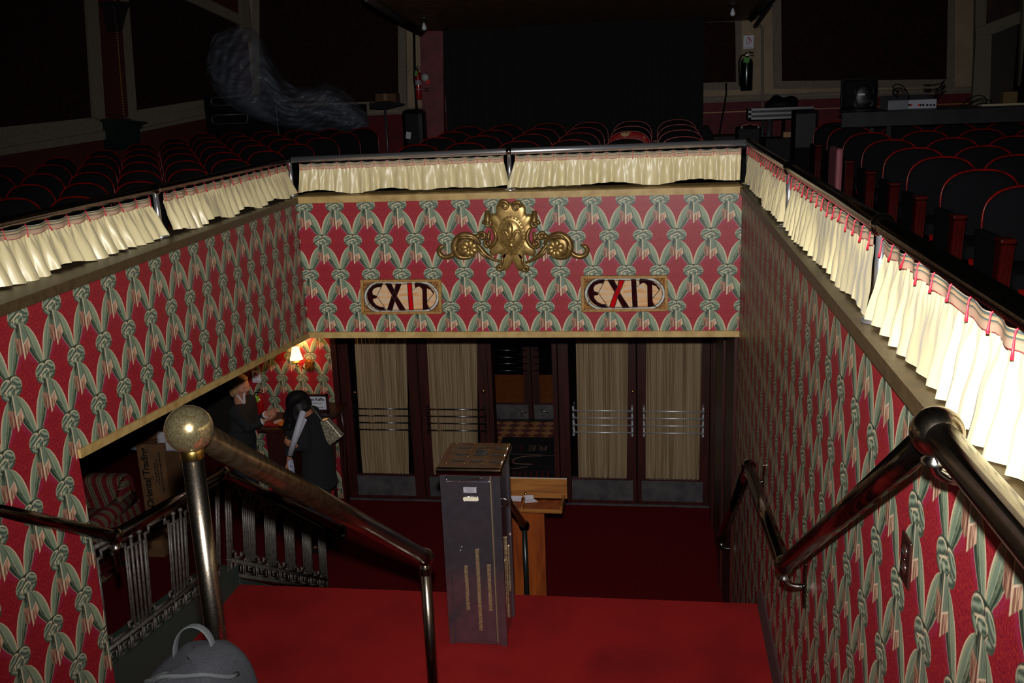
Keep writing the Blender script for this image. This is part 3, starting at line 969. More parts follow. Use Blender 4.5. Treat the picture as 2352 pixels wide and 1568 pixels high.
# ------------------------------------------------------------------ leaded glass exit signs
def glass_swirl(name):
    m = bpy.data.materials.new(name); m.use_nodes = True
    nt = m.node_tree; b = nt.nodes['Principled BSDF']
    tc = nt.nodes.new('ShaderNodeTexCoord'); mp = nt.nodes.new('ShaderNodeMapping')
    mp.inputs['Scale'].default_value = (9, 1, 42); mp.inputs['Rotation'].default_value = (0, .12, 0)
    n = nt.nodes.new('ShaderNodeTexNoise'); n.inputs['Scale'].default_value = 1; n.inputs['Detail'].default_value = 5; n.inputs['Distortion'].default_value = 1.2
    rp = nt.nodes.new('ShaderNodeValToRGB')
    el = rp.color_ramp.elements
    el[0].position = .3; el[0].color = lin(196, 184, 168); el[1].position = .72; el[1].color = lin(206, 140, 84)
    e = el.new(.5); e.color = lin(216, 176, 132)
    nt.links.new(tc.outputs['Object'], mp.inputs[0]); nt.links.new(mp.outputs[0], n.inputs['Vector']); nt.links.new(n.outputs[0], rp.inputs[0]); nt.links.new(rp.outputs[0], b.inputs['Base Color'])
    b.inputs['Roughness'].default_value = .15
    return m
M_swirl = glass_swirl('peach_swirl_glass')
M_pale = mat('pale_green_glass', (176, 176, 160), 0.15, noise=(40, (196, 192, 186), .4, .6))
M_ruby = mat('dark_ruby_glass', (34, 8, 12), 0.12, noise=(30, (54, 8, 12), .4, .7))
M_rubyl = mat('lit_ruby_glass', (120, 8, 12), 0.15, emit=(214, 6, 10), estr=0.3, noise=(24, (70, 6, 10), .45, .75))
M_lead = mat('lead_came', (58, 52, 50), 0.5, 0.6)
M_frame = mat('gilt_sign_frame', (166, 124, 66), 0.5, spec=.4, noise=(30, (138, 98, 48), .4, .7))
M_fret = mat('gilt_fretwork', (176, 120, 56), 0.45, 0.3, noise=(70, (92, 58, 26), .45, .6), bump=(120, 1.0))
EPOLY = [(690, 215), (540, 215), (420, 270), (335, 370), (285, 480), (285, 590), (320, 700), (400, 800), (500, 870), (620, 915), (745, 922), (695, 835), (600, 828), (500, 775), (430, 690), (418, 612), (520, 592), (527, 545), (425, 505), (408, 425), (450, 350), (560, 303), (648, 308), (672, 260)]
TPOLY = [(1535, 205), (1700, 215), (1830, 265), (1930, 350), (2003, 460), (1990, 492), (1920, 385), (1835, 345), (1815, 372), (1815, 760), (1850, 850), (1890, 890), (1710, 918), (1710, 372), (1650, 300), (1590, 298), (1530, 345), (1518, 260)]
XA = [(760, 218), (905, 218), (985, 372), (1040, 545), (1265, 925), (1112, 930), (985, 660), (920, 520)]
XB_ = [(1040, 225), (1175, 225), (1040, 545), (990, 660), (905, 932), (785, 912), (925, 520), (1005, 370)]
IPOLY = [(1330, 210), (1435, 210), (1448, 560), (1462, 920), (1350, 922)]


def exit_sign(label, c4, lit, grp):
    """c4: pixel corners of the frame, clockwise from top left"""
    C = [px(u, v, y=YF) for u, v in c4]
    t0 = thing('exit_sign', label, 'exit sign', tuple(C[3]), grp)
    def Q(x, y, d):
        s = (x-110)/2080; t = (y-118)/905
        q = (C[0].lerp(C[1], s)).lerp(C[3].lerp(C[2], s), t)
        return Vector((q.x, YF-d, q.z))
    fr = MB()
    def plate(mb, pts, d0, d1):
        mb.prism([Q(x, y, d0) for x, y in pts], (0, -(d1-d0), 0))
    for r_ in ([(110, 118), (2190, 118), (2110, 190), (190, 190)], [(2190, 118), (2190, 1023), (2110, 950), (2110, 190)], [(2190, 1023), (110, 1023), (190, 950), (2110, 950)], [(110, 1023), (110, 118), (190, 190), (190, 950)]):
        plate(fr, r_, .0, .026)
    outward(fr).build('frame', M_frame, t0, bev=.004)
    def stad(gr=0, n=16):
        R = 390+gr; cy = 572
        return [(600-R*math.sin(a), cy-R*math.cos(a)) for a in np.linspace(0, PI, n)]+[(1722+R*math.sin(a), cy+R*math.cos(a)) for a in np.linspace(0, PI, n)]
    fw = MB(); plate(fw, [(190, 190), (2110, 190), (2110, 950), (190, 950)], .004, .013)
    outward(fw).build('fretwork', M_fret, t0, label='carved gilt corner fretwork')
    ring = MB(); S0 = stad(14); 
    plate(ring, stad(14), .013, .0155); outward(ring).build('glass_border', M_pale, t0, label='pale border glass round the lettering')
    gl = MB(); plate(gl, stad(-52), .0155, .017); outward(gl).build('glass_panel', M_swirl, t0, label='peach swirl glass behind the letters')
    for nm, P, key in (('letter_e', EPOLY, 'E'), ('letter_x_stroke', XA, 'XA'), ('letter_x_stroke', XB_, 'XB'), ('letter_i', IPOLY, 'I'), ('letter_t', TPOLY, 'T')):
        b = MB(); plate(b, P, .017, .0195 if key != 'XB' else .0205)
        outward(b).build(nm, M_rubyl if key in lit else M_ruby, t0)
    ld = MB()
    def wire(P, closed=True, r=.0024):
        pts = [Q(x, y, .0205) for x, y in P]
        ld.tube(pts+([pts[0]] if closed else []), r, 6)
    for P in (EPOLY, XA, XB_, IPOLY, TPOLY, stad(14), stad(-52)): wire(P)
    for P in ([(650, 320), (527, 545), (690, 790), (765, 910)], [(690, 215), (650, 320)], [(905, 218), (985, 400), (1030, 225)], [(1435, 210), (1450, 410), (1530, 340)], [(1990, 492), (1815, 700)], [(320, 320), (270, 270)], [(330, 730), (280, 780)], [(600, 920), (590, 960)], [(2000, 350), (2040, 310)], [(1890, 890), (1910, 920)]):
        wire(P, False)
    ld.build('lead_lines', M_lead, t0)
    return t0

exit_sign('left stained glass exit sign, its letter I glowing red', [(829, 641), (1014, 640), (1017, 719), (832, 721)], ('I',), 'stained glass exit signs')
exit_sign('right stained glass exit sign, its letter X glowing red', [(1334, 632), (1533, 631), (1535, 713), (1336, 715)], ('XB',), 'stained glass exit signs')

# ------------------------------------------------------------------ steel ticket box on the landing
M_steel = mat('polished_steel', (150, 146, 156), 0.2, 0.93, noise=(20, (140, 136, 146), .4, .6))
M_steel2 = metal('brushed_steel_lid', (118, 98, 80), 0.17, (100, 80, 64), 20)
bx0, bx1, by0, by1, bh = -1.061, -0.757, 4.372, 4.69, 0.985
tb_ = thing('ticket_box', 'tall polished steel ticket box with slotted lid on the red landing', 'ticket box', ((bx0+bx1)/2, (by0+by1)/2, 0))
MB().box((bx0+.012, by0+.012, 0.0), (bx1-.012, by1-.012, bh-.03)).build('body', M_steel, tb_, bev=.004)
for x_, y_ in ((bx0, by0), (bx1-.03, by0), (bx0, by1-.03), (bx1-.03, by1-.03)):
    MB().box((x_, y_, 0), (x_+.03, y_+.03, bh-.03)).build('corner_rail', M_steel, tb_, bev=.003)
MB().bbox(((bx0+bx1)/2-.003, (by0+by1)/2+.01, bh-.018), (bx1-bx0+.03, by1-by0+.05, .040), bev=.012).build('lid', M_steel2, tb_)
MB().box((bx0+.034, by0+.006, .02), (bx1-.055, by0+.0122, bh-.075)).build('door', M_steel, tb_, bev=.002)
MB().box((bx1-.052, by0+.005, .02), (bx1-.046, by0+.0125, bh-.05)).build('hinge', mat('worn_brass_hinge', (170, 150, 112), .35, .8), tb_)
M_void = mat('dark_opening', (6, 6, 6), .9)
MB().box((bx0+.034, by0+.009, bh-.072), (bx1-.10, by0+.0125, bh-.048)).build('slot_opening', M_void, tb_)
MB().tube([(bx0+.034, by0+.004, bh-.047), (bx0+.035, by0+.002, bh-.077), (bx1-.09, by0+.002, bh-.058)], .0032, 8).build('door_lip', M_chrome, tb_)
pl_ = MB().bbox((bx0+.150, by0+.003, bh-.119), (.066, .004, .028), bev=.001).build('maker_plate', mat('pale_metal_plate', (190, 184, 192), .35, .5), tb_)
ln = MB()
for dz, w_ in ((.008, .05), (.001, .03), (-.006, .044)): ln.box((bx0+.150-w_/2, by0-.0002, bh-.119+dz-.0012), (bx0+.150+w_/2, by0+.001, bh-.119+dz+.0012))
ln.build('print', mat('plate_print', (96, 92, 100), .5), pl_)
def oval(cx, cz, w_, hh, n=10):
    return [(cx+w_/2-hh/2+hh/2*math.sin(a), cz+hh/2*math.cos(a)) for a in np.linspace(0, PI, n)]+[(cx-w_/2+hh/2-hh/2*math.sin(a), cz-hh/2*math.cos(a)) for a in np.linspace(0, PI, n)]
mb = MB().prism([(x, by0+.008, z) for x, z in oval(bx0+.152, bh-.168, .082, .024)], (0, -.003, 0)); outward(mb).build('grip_recess', mat('cream_plastic', (196, 188, 164), .4), tb_)
mb = MB(); ov = oval(bx0+.152, bh-.168, .084, .026); mb.tube([(x, by0+.005, z) for x, z in ov]+[(ov[0][0], by0+.005, ov[0][1])], .0022, 6); mb.build('grip_rim', M_chrome, tb_)
MB().lathe([(0, 0), (.009, 0), (.011, .004), (.011, .008)][::-1], (bx0+.088, by0+.012, .545), 16, axis=(0, -1, 0)).build('lock', M_chrome, tb_)
M_strip = mat('satin_brass_strip', (176, 154, 118), .3, .7, noise=(90, (140, 112, 84), .4, .6))
for x_, z0, z1 in ((.108, .20, .45), (.170, .085, .545), (.226, .20, .46)):
    MB().box((bx0+x_-.009, by0+.002, z0), (bx0+x_+.009, by0+.007, z1)).build('trim_strip', M_strip, tb_, bev=.001)
for y_, z0, z1 in ((.08, .20, .45), (.15, .085, .545), (.22, .20, .46)):
    MB().box((bx1-.012, by0+y_-.009, z0), (bx1-.003, by0+y_+.009, z1)).build('trim_strip', M_strip, tb_, bev=.001)
MB().tube([(bx1-.01, by0+.06, .80)]+[(bx1+.022*math.cos(a)+.003, by0+.06, .777+.022*math.sin(a)) for a in np.linspace(PI/2, -PI/2, 9)]+[(bx1-.008, by0+.06, .752)], .005, 8).build('side_handle', M_chrome, tb_)
M_rivet = metal('brass_rivet', (214, 170, 84), .2)
for i in range(3):
    for j in range(3):
        cx = bx0+.055+.095*i; cy = by0+.075+.093*j; zt = bh+.002
        sl = MB().box((cx, cy+.014, zt), (cx+.062, cy+.018, zt+.004)).box((cx+.004, cy+.004, zt), (cx+.062, cy+.007, zt+.003)).build('ticket_slot', M_chrome, tb_)
        MB().box((cx-.004, cy-.004, zt), (cx+.034, cy+.003, zt+.0012)).build('slot_mouth', M_void, sl)
rv = MB()
for i in range(4):
    for j in range(4): rv.ball((bx0+.026+.093*i, by0+.055+.093*j, bh+.002), .0042, 8, 6, sc=(1, 1, .6))
rv.build('rivets', M_rivet, tb_)
MB().box((bx0+.150, by0+.160, bh+.001), (bx0+.212, by0+.196, bh+.0025)).build('open_mouth', M_void, tb_, label='open middle slot')
MB().add([(bx0+.15, by0+.197, bh+.003), (bx0+.213, by0+.197, bh+.003), (bx0+.213, by0+.204, bh+.014), (bx0+.15, by0+.206, bh+.016)], [(0, 1, 2, 3)]).build('flap', M_chrome, tb_)

# ------------------------------------------------------------------ oak usher's stand at the foot of the stairs
M_oak = mat('oak_veneer', (158, 102, 46), .45, spec=.4, wood=((118, 68, 26), (3, 3, 26)))
M_pine = mat('orange_pine', (156, 74, 22), .45, spec=.4, wood=((112, 48, 14), (14, 14, 1.6)))
YS = 7.15
a = px(1160, 1097, y=YS); b = px(1303, 1145, y=YS); c = px(1298, 1180, y=YS)
us = thing('usher_stand', 'oak box with an open tray on a pine post behind the ticket box', 'stand', ((a.x+b.x)/2, YS+.1, ZF))
MB().box((a.x, YS, b.z), (b.x, YS+.025, a.z)).build('front_board', M_oak, us, bev=.002)
MB().box((a.x, YS, a.z-.001), (b.x, YS+.012, a.z+.003)).build('top', mat('white_laminate', (206, 200, 188), .3), us)
tf = px(1237, 1147, y=YS-.004).z; TD = .21
MB().box((a.x+.01, YS-TD, tf-.012), (c.x, YS, tf)).build('tray', M_pine, us)
MB().box((a.x+.01, YS-TD-.012, tf-.016), (c.x, YS-TD, tf+.014)).build('tray_lip', M_oak, us)
for x_ in (a.x+.01, c.x-.014): MB().box((x_, YS-TD, tf), (x_+.014, YS, tf+.045)).build('tray_side', M_oak, us)
p_ = px(1207, 1155, y=YS); MB().box((p_.x-.006, YS-TD, tf), (p_.x+.006, YS, tf+.03)).build('divider', M_oak, us)
p_ = px(1207, 1134, y=YS-.02); MB().lathe([(0, .03), (.007, .028), (.012, .016), (.014, .004), (.004, 0), (0, 0)], (p_.x, YS-.02, p_.z-.01), 14).build('bell', M_rivet, us)
e0 = px(1178, 1200, y=YS+.0); e1 = px(1252, 1200, y=YS+.0)
MB().box((e0.x, YS-.06, ZF), (e1.x, YS-.0, tf-.012)).build('post', M_pine, us)
M_paper = mat('white_paper', (184, 180, 190), .7)
MB().add([(a.x+.03, YS-.05, tf+.004), (a.x+.13, YS-.06, tf+.004), (a.x+.135, YS-.01, tf+.03), (a.x+.03, YS-.01, tf+.03)], [(0, 1, 2, 3)]).build('paper_slip', M_paper, None, solid=.0015)
tag(bpy.context.scene.objects['paper_slip'], 'white paper slip left of the divider in the oak tray', 'paper', 'papers in the oak tray')
o = MB().add([(a.x+.15, YS-.09, tf+.004), (a.x+.27, YS-.06, tf+.006), (a.x+.23, YS-.03, tf+.02), (a.x+.225, YS-.008, tf+.04), (a.x+.15, YS-.008, tf+.04), (a.x+.15, YS-.04, tf+.02)], [(0, 1, 2, 5), (5, 2, 3, 4)]).build('paper_slip', M_paper, None, solid=.0015)
tag(o, 'folded white leaflet right of the divider in the oak tray', 'paper', 'papers in the oak tray')

# ------------------------------------------------------------------ wall outlet, right wall
oc = px(2084, 1285, x=XR)
ot = thing('wall_outlet', 'dark brown double wall outlet low on the right wallpaper', 'outlet', tuple(oc))
M_brownp = mat('brown_plastic', (40, 20, 16), .25)
MB().bbox((XR-.003, oc.y, oc.z), (.007, .078, .118), bev=.003).build('cover_plate', M_brownp, ot)
for dz in (.021, -.021):
    s_ = MB().lathe([(0, .006), (.014, .006), (.0165, .003), (.0165, 0)], (XR-.005, oc.y, oc.z+dz), 18, axis=(-1, 0, 0)).build('socket', M_brownp, ot)
    MB().box((XR-.0125, oc.y-.007, oc.z+dz-.004), (XR-.0108, oc.y-.005, oc.z+dz+.005)).box((XR-.0125, oc.y+.005, oc.z+dz-.004), (XR-.0108, oc.y+.007, oc.z+dz+.005)).build('slots', M_void, s_)
MB().ball((XR-.0065, oc.y, oc.z), .003, 8, 6).build('screw', M_chrome, ot)

# ------------------------------------------------------------------ grey backpack in the foreground
M_bag = mat('grey_canvas', (33, 33, 36), .9, spec=.1, noise=(300, (28, 28, 31), .4, .6), bump=(500, .4))
M_bag2 = mat('grey_canvas_light', (48, 49, 50), .85, spec=.2, bump=(500, .4))
bc = px(450, 1568, y=1.45)
bp = thing('backpack', 'grey canvas backpack with a loop handle on the top step, lower left', 'backpack', (bc.x, 1.47, 1.23))
bz0, bz1 = 1.235, px(470, 1492, y=1.45).z-.012
bw, bd_ = 0.096, 0.085
def bag(s, t):
    a = 2*PI*s
    zz = bz0+(bz1-bz0)*(1-(1-t)**1.7)
    k = (1-max(0, (t-.42)/.58)**2.6)**.5 if t < 1 else 0.0
    k = max(k, .02)
    ca, sa = math.cos(a), math.sin(a)
    e = .55
    x = bw*k*math.copysign(abs(ca)**e, ca); y = bd_*(.35+.65*k)*math.copysign(abs(sa)**e, sa)*(1 if t < .98 else .6)
    return Vector((bc.x+x+.004*math.sin(5*a+8*t), 1.47+y-.02*t, zz+.012*ca*t))
mb = MB().grid(48, 26, bag); mb.build('body', M_bag, bp)
M_seam = mat('dark_seam', (14, 14, 16), .9)
for P_ in ([(.60, .96), (.585, .90), (.575, .80), (.57, .66)], [(.71, .97), (.66, .93), (.63, .86), (.61, .76)], [(.84, .93), (.76, .92), (.70, .86), (.66, .76)], [(.90, .86), (.82, .84), (.76, .78), (.72, .68)]):
    MB().tube([bag(s_, t_)+Vector((0, -.0015, .0015)) for s_, t_ in smooth_pts(P_, 5, False)], .0017, 6).build('seam', M_seam, bp)
MB().tube([bag(.5+.5*i/40, .93-.16*abs(2*i/40-1)**2.2)+Vector((0, -.001, .002)) for i in range(41)], .0042, 8).build('piping', M_bag2, bp)
hA = px(402, 1497, y=1.47); hB = px(492, 1492, y=1.47); hT = px(442, 1432, y=1.47)
hp = []
for i in range(25):
    t_ = i/24; a = PI*t_
    hp.append(Vector(((hA.x+hB.x)/2-(hB.x-hA.x)/2*math.cos(a), 1.47+.01*math.sin(a), hA.z-.01+(hT.z-hA.z)*math.sin(a)**.8)))
MB().tube(hp, .0070, 10, flat=(.25, 1.5), up=(1, 0, 0)).build('handle', M_bag2, bp)
for sx in (-1, 1):
    MB().tube([(bc.x+sx*.06, 1.47+bd_*.8, bz1-.12), (bc.x+sx*.07, 1.47+bd_*1.15, bz1-.20), (bc.x+sx*.09, 1.47+bd_*1.1, bz0+.08)], .018, 10, flat=(.35, 1.2)).build('shoulder_strap', M_bag, bp)
# ------------------------------------------------------------------ curtained lobby doors
M_plate = mat('grey_kick_plate', (104, 100, 102), 0.42, 0.55, noise=(7, (80, 77, 80), .4, .65))
M_curt = mat('tan_net_curtain', (158, 136, 104), 0.85, wood=((120, 98, 70), (60, 8, .7)))
M_barD = metal('dark_door_bar', (120, 118, 124), 0.25)  # darker copy for door bars away from the flash highlight
M_brass = metal('old_brass', (170, 136, 70), 0.3)
DZ1 = 1.18
zk1 = px(1390, 1100, y=YD).z; zk0 = px(1390, 1146, y=YD).z
barz = [px(1384, v, y=YD-.05).z for v in (941.5, 958, 974.5, 991)]


def door(n, x0, x1, cu, kick, bars, bm_, lock, seed):
    t0 = thing('door_%d' % n, None, None, (x0, YD, ZF), kind='structure')
    S = 0.115; y0 = YD-.022; y1 = YD+.022
    f = MB()
    f.box((x0+.004, y0, ZF+.02), (x0+S, y1, DZ1)).box((x1-S, y0, ZF+.02), (x1-.004, y1, DZ1)).box((x0+S, y0, ZF+.02), (x1-S, y1, zk1+.02)).box((x0+S, y0, DZ1-.12), (x1-S, y1, DZ1))
    f.build('frame', M_mahog, t0, bev=.003)
    MB().box((x0+S, YD+.004, zk1), (x1-S, YD+.01, DZ1-.12)).build('glass', mat('door_glass', (10, 8, 8), .08), t0)
    rr = random.Random(seed)
    wv = [(rr.uniform(30, 55), rr.uniform(0, 6)) for _ in range(4)]
    a0, a1, b0, b1 = [px(u, v, y=y0-.01) for u, v in cu]       # top left, top right, bottom left, bottom right
    zt = DZ1-.05; zb = (b0.z+b1.z)/2
    def cfn(s, t):
        z = zt+(zb-zt)*t
        k = (a0.z-z)/(a0.z-zb)
        xl = a0.x+(b0.x-a0.x)*max(k, 0); xr = a1.x+(b1.x-a1.x)*max(k, 0)
        bow = .006*math.sin(PI*min(1, max(0, k)))
        x = xl+(xr-xl)*s+.004*math.sin(s*40+3*t)
        d = .0065*sum(math.sin(f_*s*2.2*(1+.06*math.sin(2*t))+p_+1.3*t*math.sin(f_)) for f_, p_ in wv)/1.6
        e = .006*math.sin(s*150) if t > .965 else 0
        return Vector((x+bow*(s-.5), y0-.02+d+e, z))
    MB().grid(150, 30, cfn).build('curtain', M_curt, t0)
    MB().tube([(a0.x-.02, y0-.014, zt+.004), (a1.x+.02, y0-.014, zt+.004)], .006, 8).build('curtain_rod', M_brass, t0)
    if kick:
        k0 = px(kick[0], 1120, y=y0).x; k1 = px(kick[1], 1120, y=y0).x
        MB().box((k0, y0-.004, zk0), (k1, y0, zk1)).build('kick_plate', M_plate, t0)
    h0 = px(bars[0], 965, y=y0-.05).x; h1 = px(bars[1], 965, y=y0-.05).x
    pb = MB()
    for z in barz: pb.tube([(h0-.012, y0-.05, z), (h1+.012, y0-.05, z)], .0065, 10)
    bar_o = []
    for z in barz: MB().tube([(h0-.012, y0-.05, z), (h1+.012, y0-.05, z)], .0085, 10).build('push_bar', bm_, t0)
    for hx in (h0, h1):
        br = MB()
        for i in range(9):
            z = barz[3]-.03+(barz[0]-barz[3]+.06)*i/8
            br.box((hx-.009, y0-.012 if i % 2 else y0-.055, z-.010), (hx+.009, y0, z+.010))
        br.build('bar_bracket', bm_, t0)
    if lock: 
        lp = px(*lock, y=y0); MB().lathe([(0, .012), (.012, .012), (.017, .006), (.017, 0)], lp, 16, axis=(0, -1, 0)).build('lock', M_brass, t0)
    return t0

door(1, -3.375, -2.500, [(814, 785), (934, 785), (833, 1086), (940, 1086)], (823, 955), (815, 940), M_barD, (815, 901), 1)
door(2, -2.498, -1.745, [(980, 785), (1096, 785), (997, 1089), (1100, 1089)], (988, 1100), (983, 1114), M_barD, (1110, 898), 2)
door(3, -1.006, -0.190, [(1322, 785), (1443, 785), (1329, 1096), (1440, 1096)], (1314, 1454), (1317, 1452), M_barL, (1453, 899), 3)
door(4, -0.186, 0.560, [(1484, 785), (1613, 785), (1483, 1099), (1606, 1099)], (1474, 1614), (1479, 1615), M_barL, None, 4)
mb = MB().box((-3.44, YD-.05, ZF), (-3.378, YD+.1, 1.25)).box((-1.742, YD-.04, ZF), (-1.70, YD+.14, 1.25)).box((-1.06, YD-.04, ZF), (-1.01, YD+.14, 1.25)).box((.562, YD-.05, ZF), (.60, YD+.1, 1.25))
struct('door_frame', mb, M_mahog)
mb = MB().box((-3.38, YD-.03, ZF), (-1.74, YD+.06, ZF+.022)).box((-1.01, YD-.03, ZF), (.56, YD+.06, ZF+.022))
struct('door_threshold', mb, M_plate)

# ------------------------------------------------------------------ vestibule seen through the open middle door
YV = 12.35
def tile_mat():
    m = bpy.data.materials.new('diamond_tiles'); m.use_nodes = True
    nt = m.node_tree; b = nt.nodes['Principled BSDF']
    tc = nt.nodes.new('ShaderNodeTexCoord'); mp = nt.nodes.new('ShaderNodeMapping'); mp.inputs['Rotation'].default_value = (0, 0, PI/4)
    ck = nt.nodes.new('ShaderNodeTexChecker'); ck.inputs['Scale'].default_value = 7.6
    ck.inputs[1].default_value = lin(206, 134, 76); ck.inputs[2].default_value = lin(112, 40, 24)
    nt.links.new(tc.outputs['Object'], mp.inputs[0]); nt.links.new(mp.outputs[0], ck.inputs[0]); nt.links.new(ck.outputs[0], b.inputs['Base Color'])
    b.inputs['Roughness'].default_value = .4
    return m
struct('floor_vestibule', MB().box((-2.6, YD+.06, ZF), (-.2, YV+.3, ZF+.004)), tile_mat())
mb = MB().box((-2.7, YD+.1, ZF), (-2.6, YV+.3, 1.25)).box((-.3, YD+.1, ZF), (-.2, YV+.3, 1.25))
struct('wall_vestibule', mb, M_dark)
M_glow = mat('street_glow_orange', (104, 54, 22), .25, noise=(16, (96, 46, 16), .4, .6))  # warm street light behind the panes, painted in as orange-brown
xm = px(1222, 900, y=YV).x
for n, (x0, x1, ks) in ((5, (xm-.72, xm-.006, (1120, 1214))), (6, (xm+.006, xm+.72, (1228, 1292)))):
    t0 = thing('door_%d' % n, None, None, (x0, YV, ZF), kind='structure')
    zz = px(1200, 924, y=YV).z; zt = px(1200, 862, y=YV).z
    f = MB().box((x0, YV-.02, ZF+.02), (x0+.10, YV+.02, 1.2)).box((x1-.10, YV-.02, ZF+.02), (x1, YV+.02, 1.2)).box((x0+.1, YV-.02, ZF+.02), (x1-.1, YV+.02, zz)).box((x0+.1, YV-.02, 1.08), (x1-.1, YV+.02, 1.2))
    f.build('frame', M_mahog, t0)
    MB().box((x0+.1, YV-.004, zz), (x1-.1, YV+.004, zt)).build('lower_pane', M_glow, t0)
    MB().box((x0+.1, YV-.004, zt), (x1-.1, YV+.004, 1.08)).build('upper_pane', mat('night_glass', (12, 8, 8), .1), t0)
    MB().box((x0+.1, YV-.012, zt-.0), (x1-.1, YV+.006, zt+.012)).build('glazing_bar', M_glow, t0)
    k0 = px(ks[0], 940, y=YV).x; k1 = px(ks[1], 940, y=YV).x
    MB().box((max(k0, x0+.01), YV-.026, px(1200, 963, y=YV).z), (min(k1, x1-.01), YV-.02, px(1200, 928, y=YV).z)).build('kick_plate', M_plate, t0)
    for v in (804, 820, 835, 851): 
        z = px(1200, v, y=YV-.06).z; MB().tube([(x0+.04, YV-.06, z), (x1-.04, YV-.06, z)], .008, 8).build('push_bar', M_barD, t0)
    hk = px(1200 if n == 5 else 1250, 945, y=YV-.03)
    MB().tube([hk+Vector((-.05, -.01, .02)), hk, hk+Vector((.06, -.01, -.02))], .006, 6).tube([hk, hk+Vector((-.01, -.02, -.06))], .010, 6).build('door_catch', M_chrome, t0)
struct('door_sill', MB().box((-2.6, YV-.08, ZF), (-.2, YV+.05, ZF+.02)), M_dark)
# door mat with lettering that reads from the street side
zm = ZF+.006
m0 = px(1130, 1005, z=zm); m1 = px(1280, 1110, z=zm)
dm = thing('door_mat', 'black door mat with pale and red lettering and swirls in the doorway', 'mat', (m0.x, m1.y, ZF+.004))
MB().box((-1.95, px(1200, 1120, z=zm).y, ZF+.004), (-1.05, px(1200, 1005, z=zm).y, ZF+.016)).build('rubber_mat', mat('black_rubber', (16, 13, 14), .9), dm)
M_mw = mat('mat_pale_print', (126, 96, 84), .9); M_mr = mat('mat_red_print', (96, 10, 18), .9)
zp = ZF+.0165
lc = px(1236, 1028, z=zp)
tm = text_mesh('RE', 0.25, ext=.0006).xf(Matrix.Translation(lc+Vector((0, 0, .0008))) @ Matrix.Rotation(PI, 4, 'Z') @ Matrix.Diagonal((.95, 1, 1, 1)))
tm.build('lettering', M_mw, dm, label='pale letters RE, upside down from the stairs')
lc2 = px(1193, 1028, z=zp)
text_mesh('L', 0.25, ext=.0006).xf(Matrix.Translation(lc2+Vector((0, 0, .0008))) @ Matrix.Rotation(PI, 4, 'Z')).build('lettering', M_mr, dm, label='red letter L, upside down')
def matline(P, r, m_, nm):
    MB().tube([px(u, v, z=zp) for u, v in smooth_pts(P, 5, False)], r, 6, flat=(.08, 1.6), up=(0, 0, 1)).build(nm, m_, dm)
matline([(1173, 1042), (1220, 1043), (1274, 1046)], .006, M_mw, 'rule')
matline([(1245, 1046), (1205, 1047), (1180, 1054), (1182, 1063), (1222, 1065)], .014, M_mw, 'swirl')
matline([(1213, 1070), (1185, 1075), (1172, 1074)], .010, M_mw, 'swirl')
for i in range(7): matline([(1182+13*i, 1078+(i % 2)*2), (1180+13*i, 1096)], .009, M_mr, 'stripe')

# ------------------------------------------------------------------ wall sconce
sc0 = px(712, 838, y=YD)
scn = thing('wall_sconce', 'lit brass wall sconce with a small pleated shade beside the doors', 'wall lamp', tuple(sc0))
M_sb = mat('antique_brass', (150, 100, 48), .3, .8)
pw, ph_ = .052, .070
oc_ = [(-pw, -ph_+.025), (-pw+.025, -ph_), (pw-.025, -ph_), (pw, -ph_+.025), (pw, ph_-.025), (pw-.025, ph_), (-pw+.025, ph_), (-pw, ph_-.025)]
outward(MB().prism([(sc0.x+x, YD-.001, sc0.z+z) for x, z in oc_], (0, -.014, 0)).prism([(sc0.x+x*.75, YD-.015, sc0.z+z*.78) for x, z in oc_], (0, -.010, 0))).build('backplate', M_sb, scn, bev=.003)
cp = px(681, 831, y=YD-.15)
MB().tube(smooth_pts([(sc0.x, YD-.02, sc0.z-.015), (sc0.x-.03, YD-.09, sc0.z-.02), (cp.x+.05, YD-.14, cp.z-.055), (cp.x, YD-.15, cp.z-.045), (cp.x, YD-.15, cp.z)], 5, False), .006, 8).build('arm', M_sb, scn)
MB().lathe([(.006, -.03), (.010, -.01), (.042, -.004), (.044, .004), (.014, .006), (.014, .035), (.0, .036)], cp, 20).build('candle_cup', M_sb, scn)
s0 = px(681, 825, y=YD-.15); s1 = px(680, 798, y=YD-.15)
M_shade = mat('lit_cream_shade', (255, 236, 190), .8, emit=(255, 214, 140), estr=3.2)
nseg = 48
vs = []
for j in range(8):
    t = j/7; r = .070+(.036-.070)*(t**.8)
    for k in range(nseg):
        a = 2*PI*k/nseg; rr_k = r*(1+.025*abs(math.cos(4*a)))
        vs.append((s0.x+rr_k*math.cos(a), YD-.15+rr_k*math.sin(a), s0.z+(s1.z-s0.z)*t))
mb = MB().add(vs, [(j*nseg+k, j*nseg+(k+1) % nseg, (j+1)*nseg+(k+1) % nseg, (j+1)*nseg+k) for j in range(7) for k in range(nseg)], True)
mb.build('shade', M_shade, scn)
sh_ = MB()
for j, r in ((0, .0715), (1, .0375)):
    sh_.tube([(s0.x+r*math.cos(a), YD-.15+r*math.sin(a), (s0.z if j == 0 else s1.z)) for a in np.linspace(0, 2*PI, 33)], .0022, 6)
sh_.build('shade_trim', mat('tan_trim', (196, 140, 70), .6), scn)
lp_ = bpy.data.lights.new('sconce_bulb', 'POINT'); lp_.energy = 5.5; lp_.color = (1.0, .50, .18); lp_.shadow_soft_size = .03
lo = bpy.data.objects.new('sconce_bulb', lp_); COL.objects.link(lo); lo.parent = scn; lo.location = Vector((s0.x, YD-.15, s1.z+.02))-ORG[scn.name]
lp2 = bpy.data.lights.new('sconce_bulb', 'POINT'); lp2.energy = 3.5; lp2.color = (1.0, .50, .18); lp2.shadow_soft_size = .03
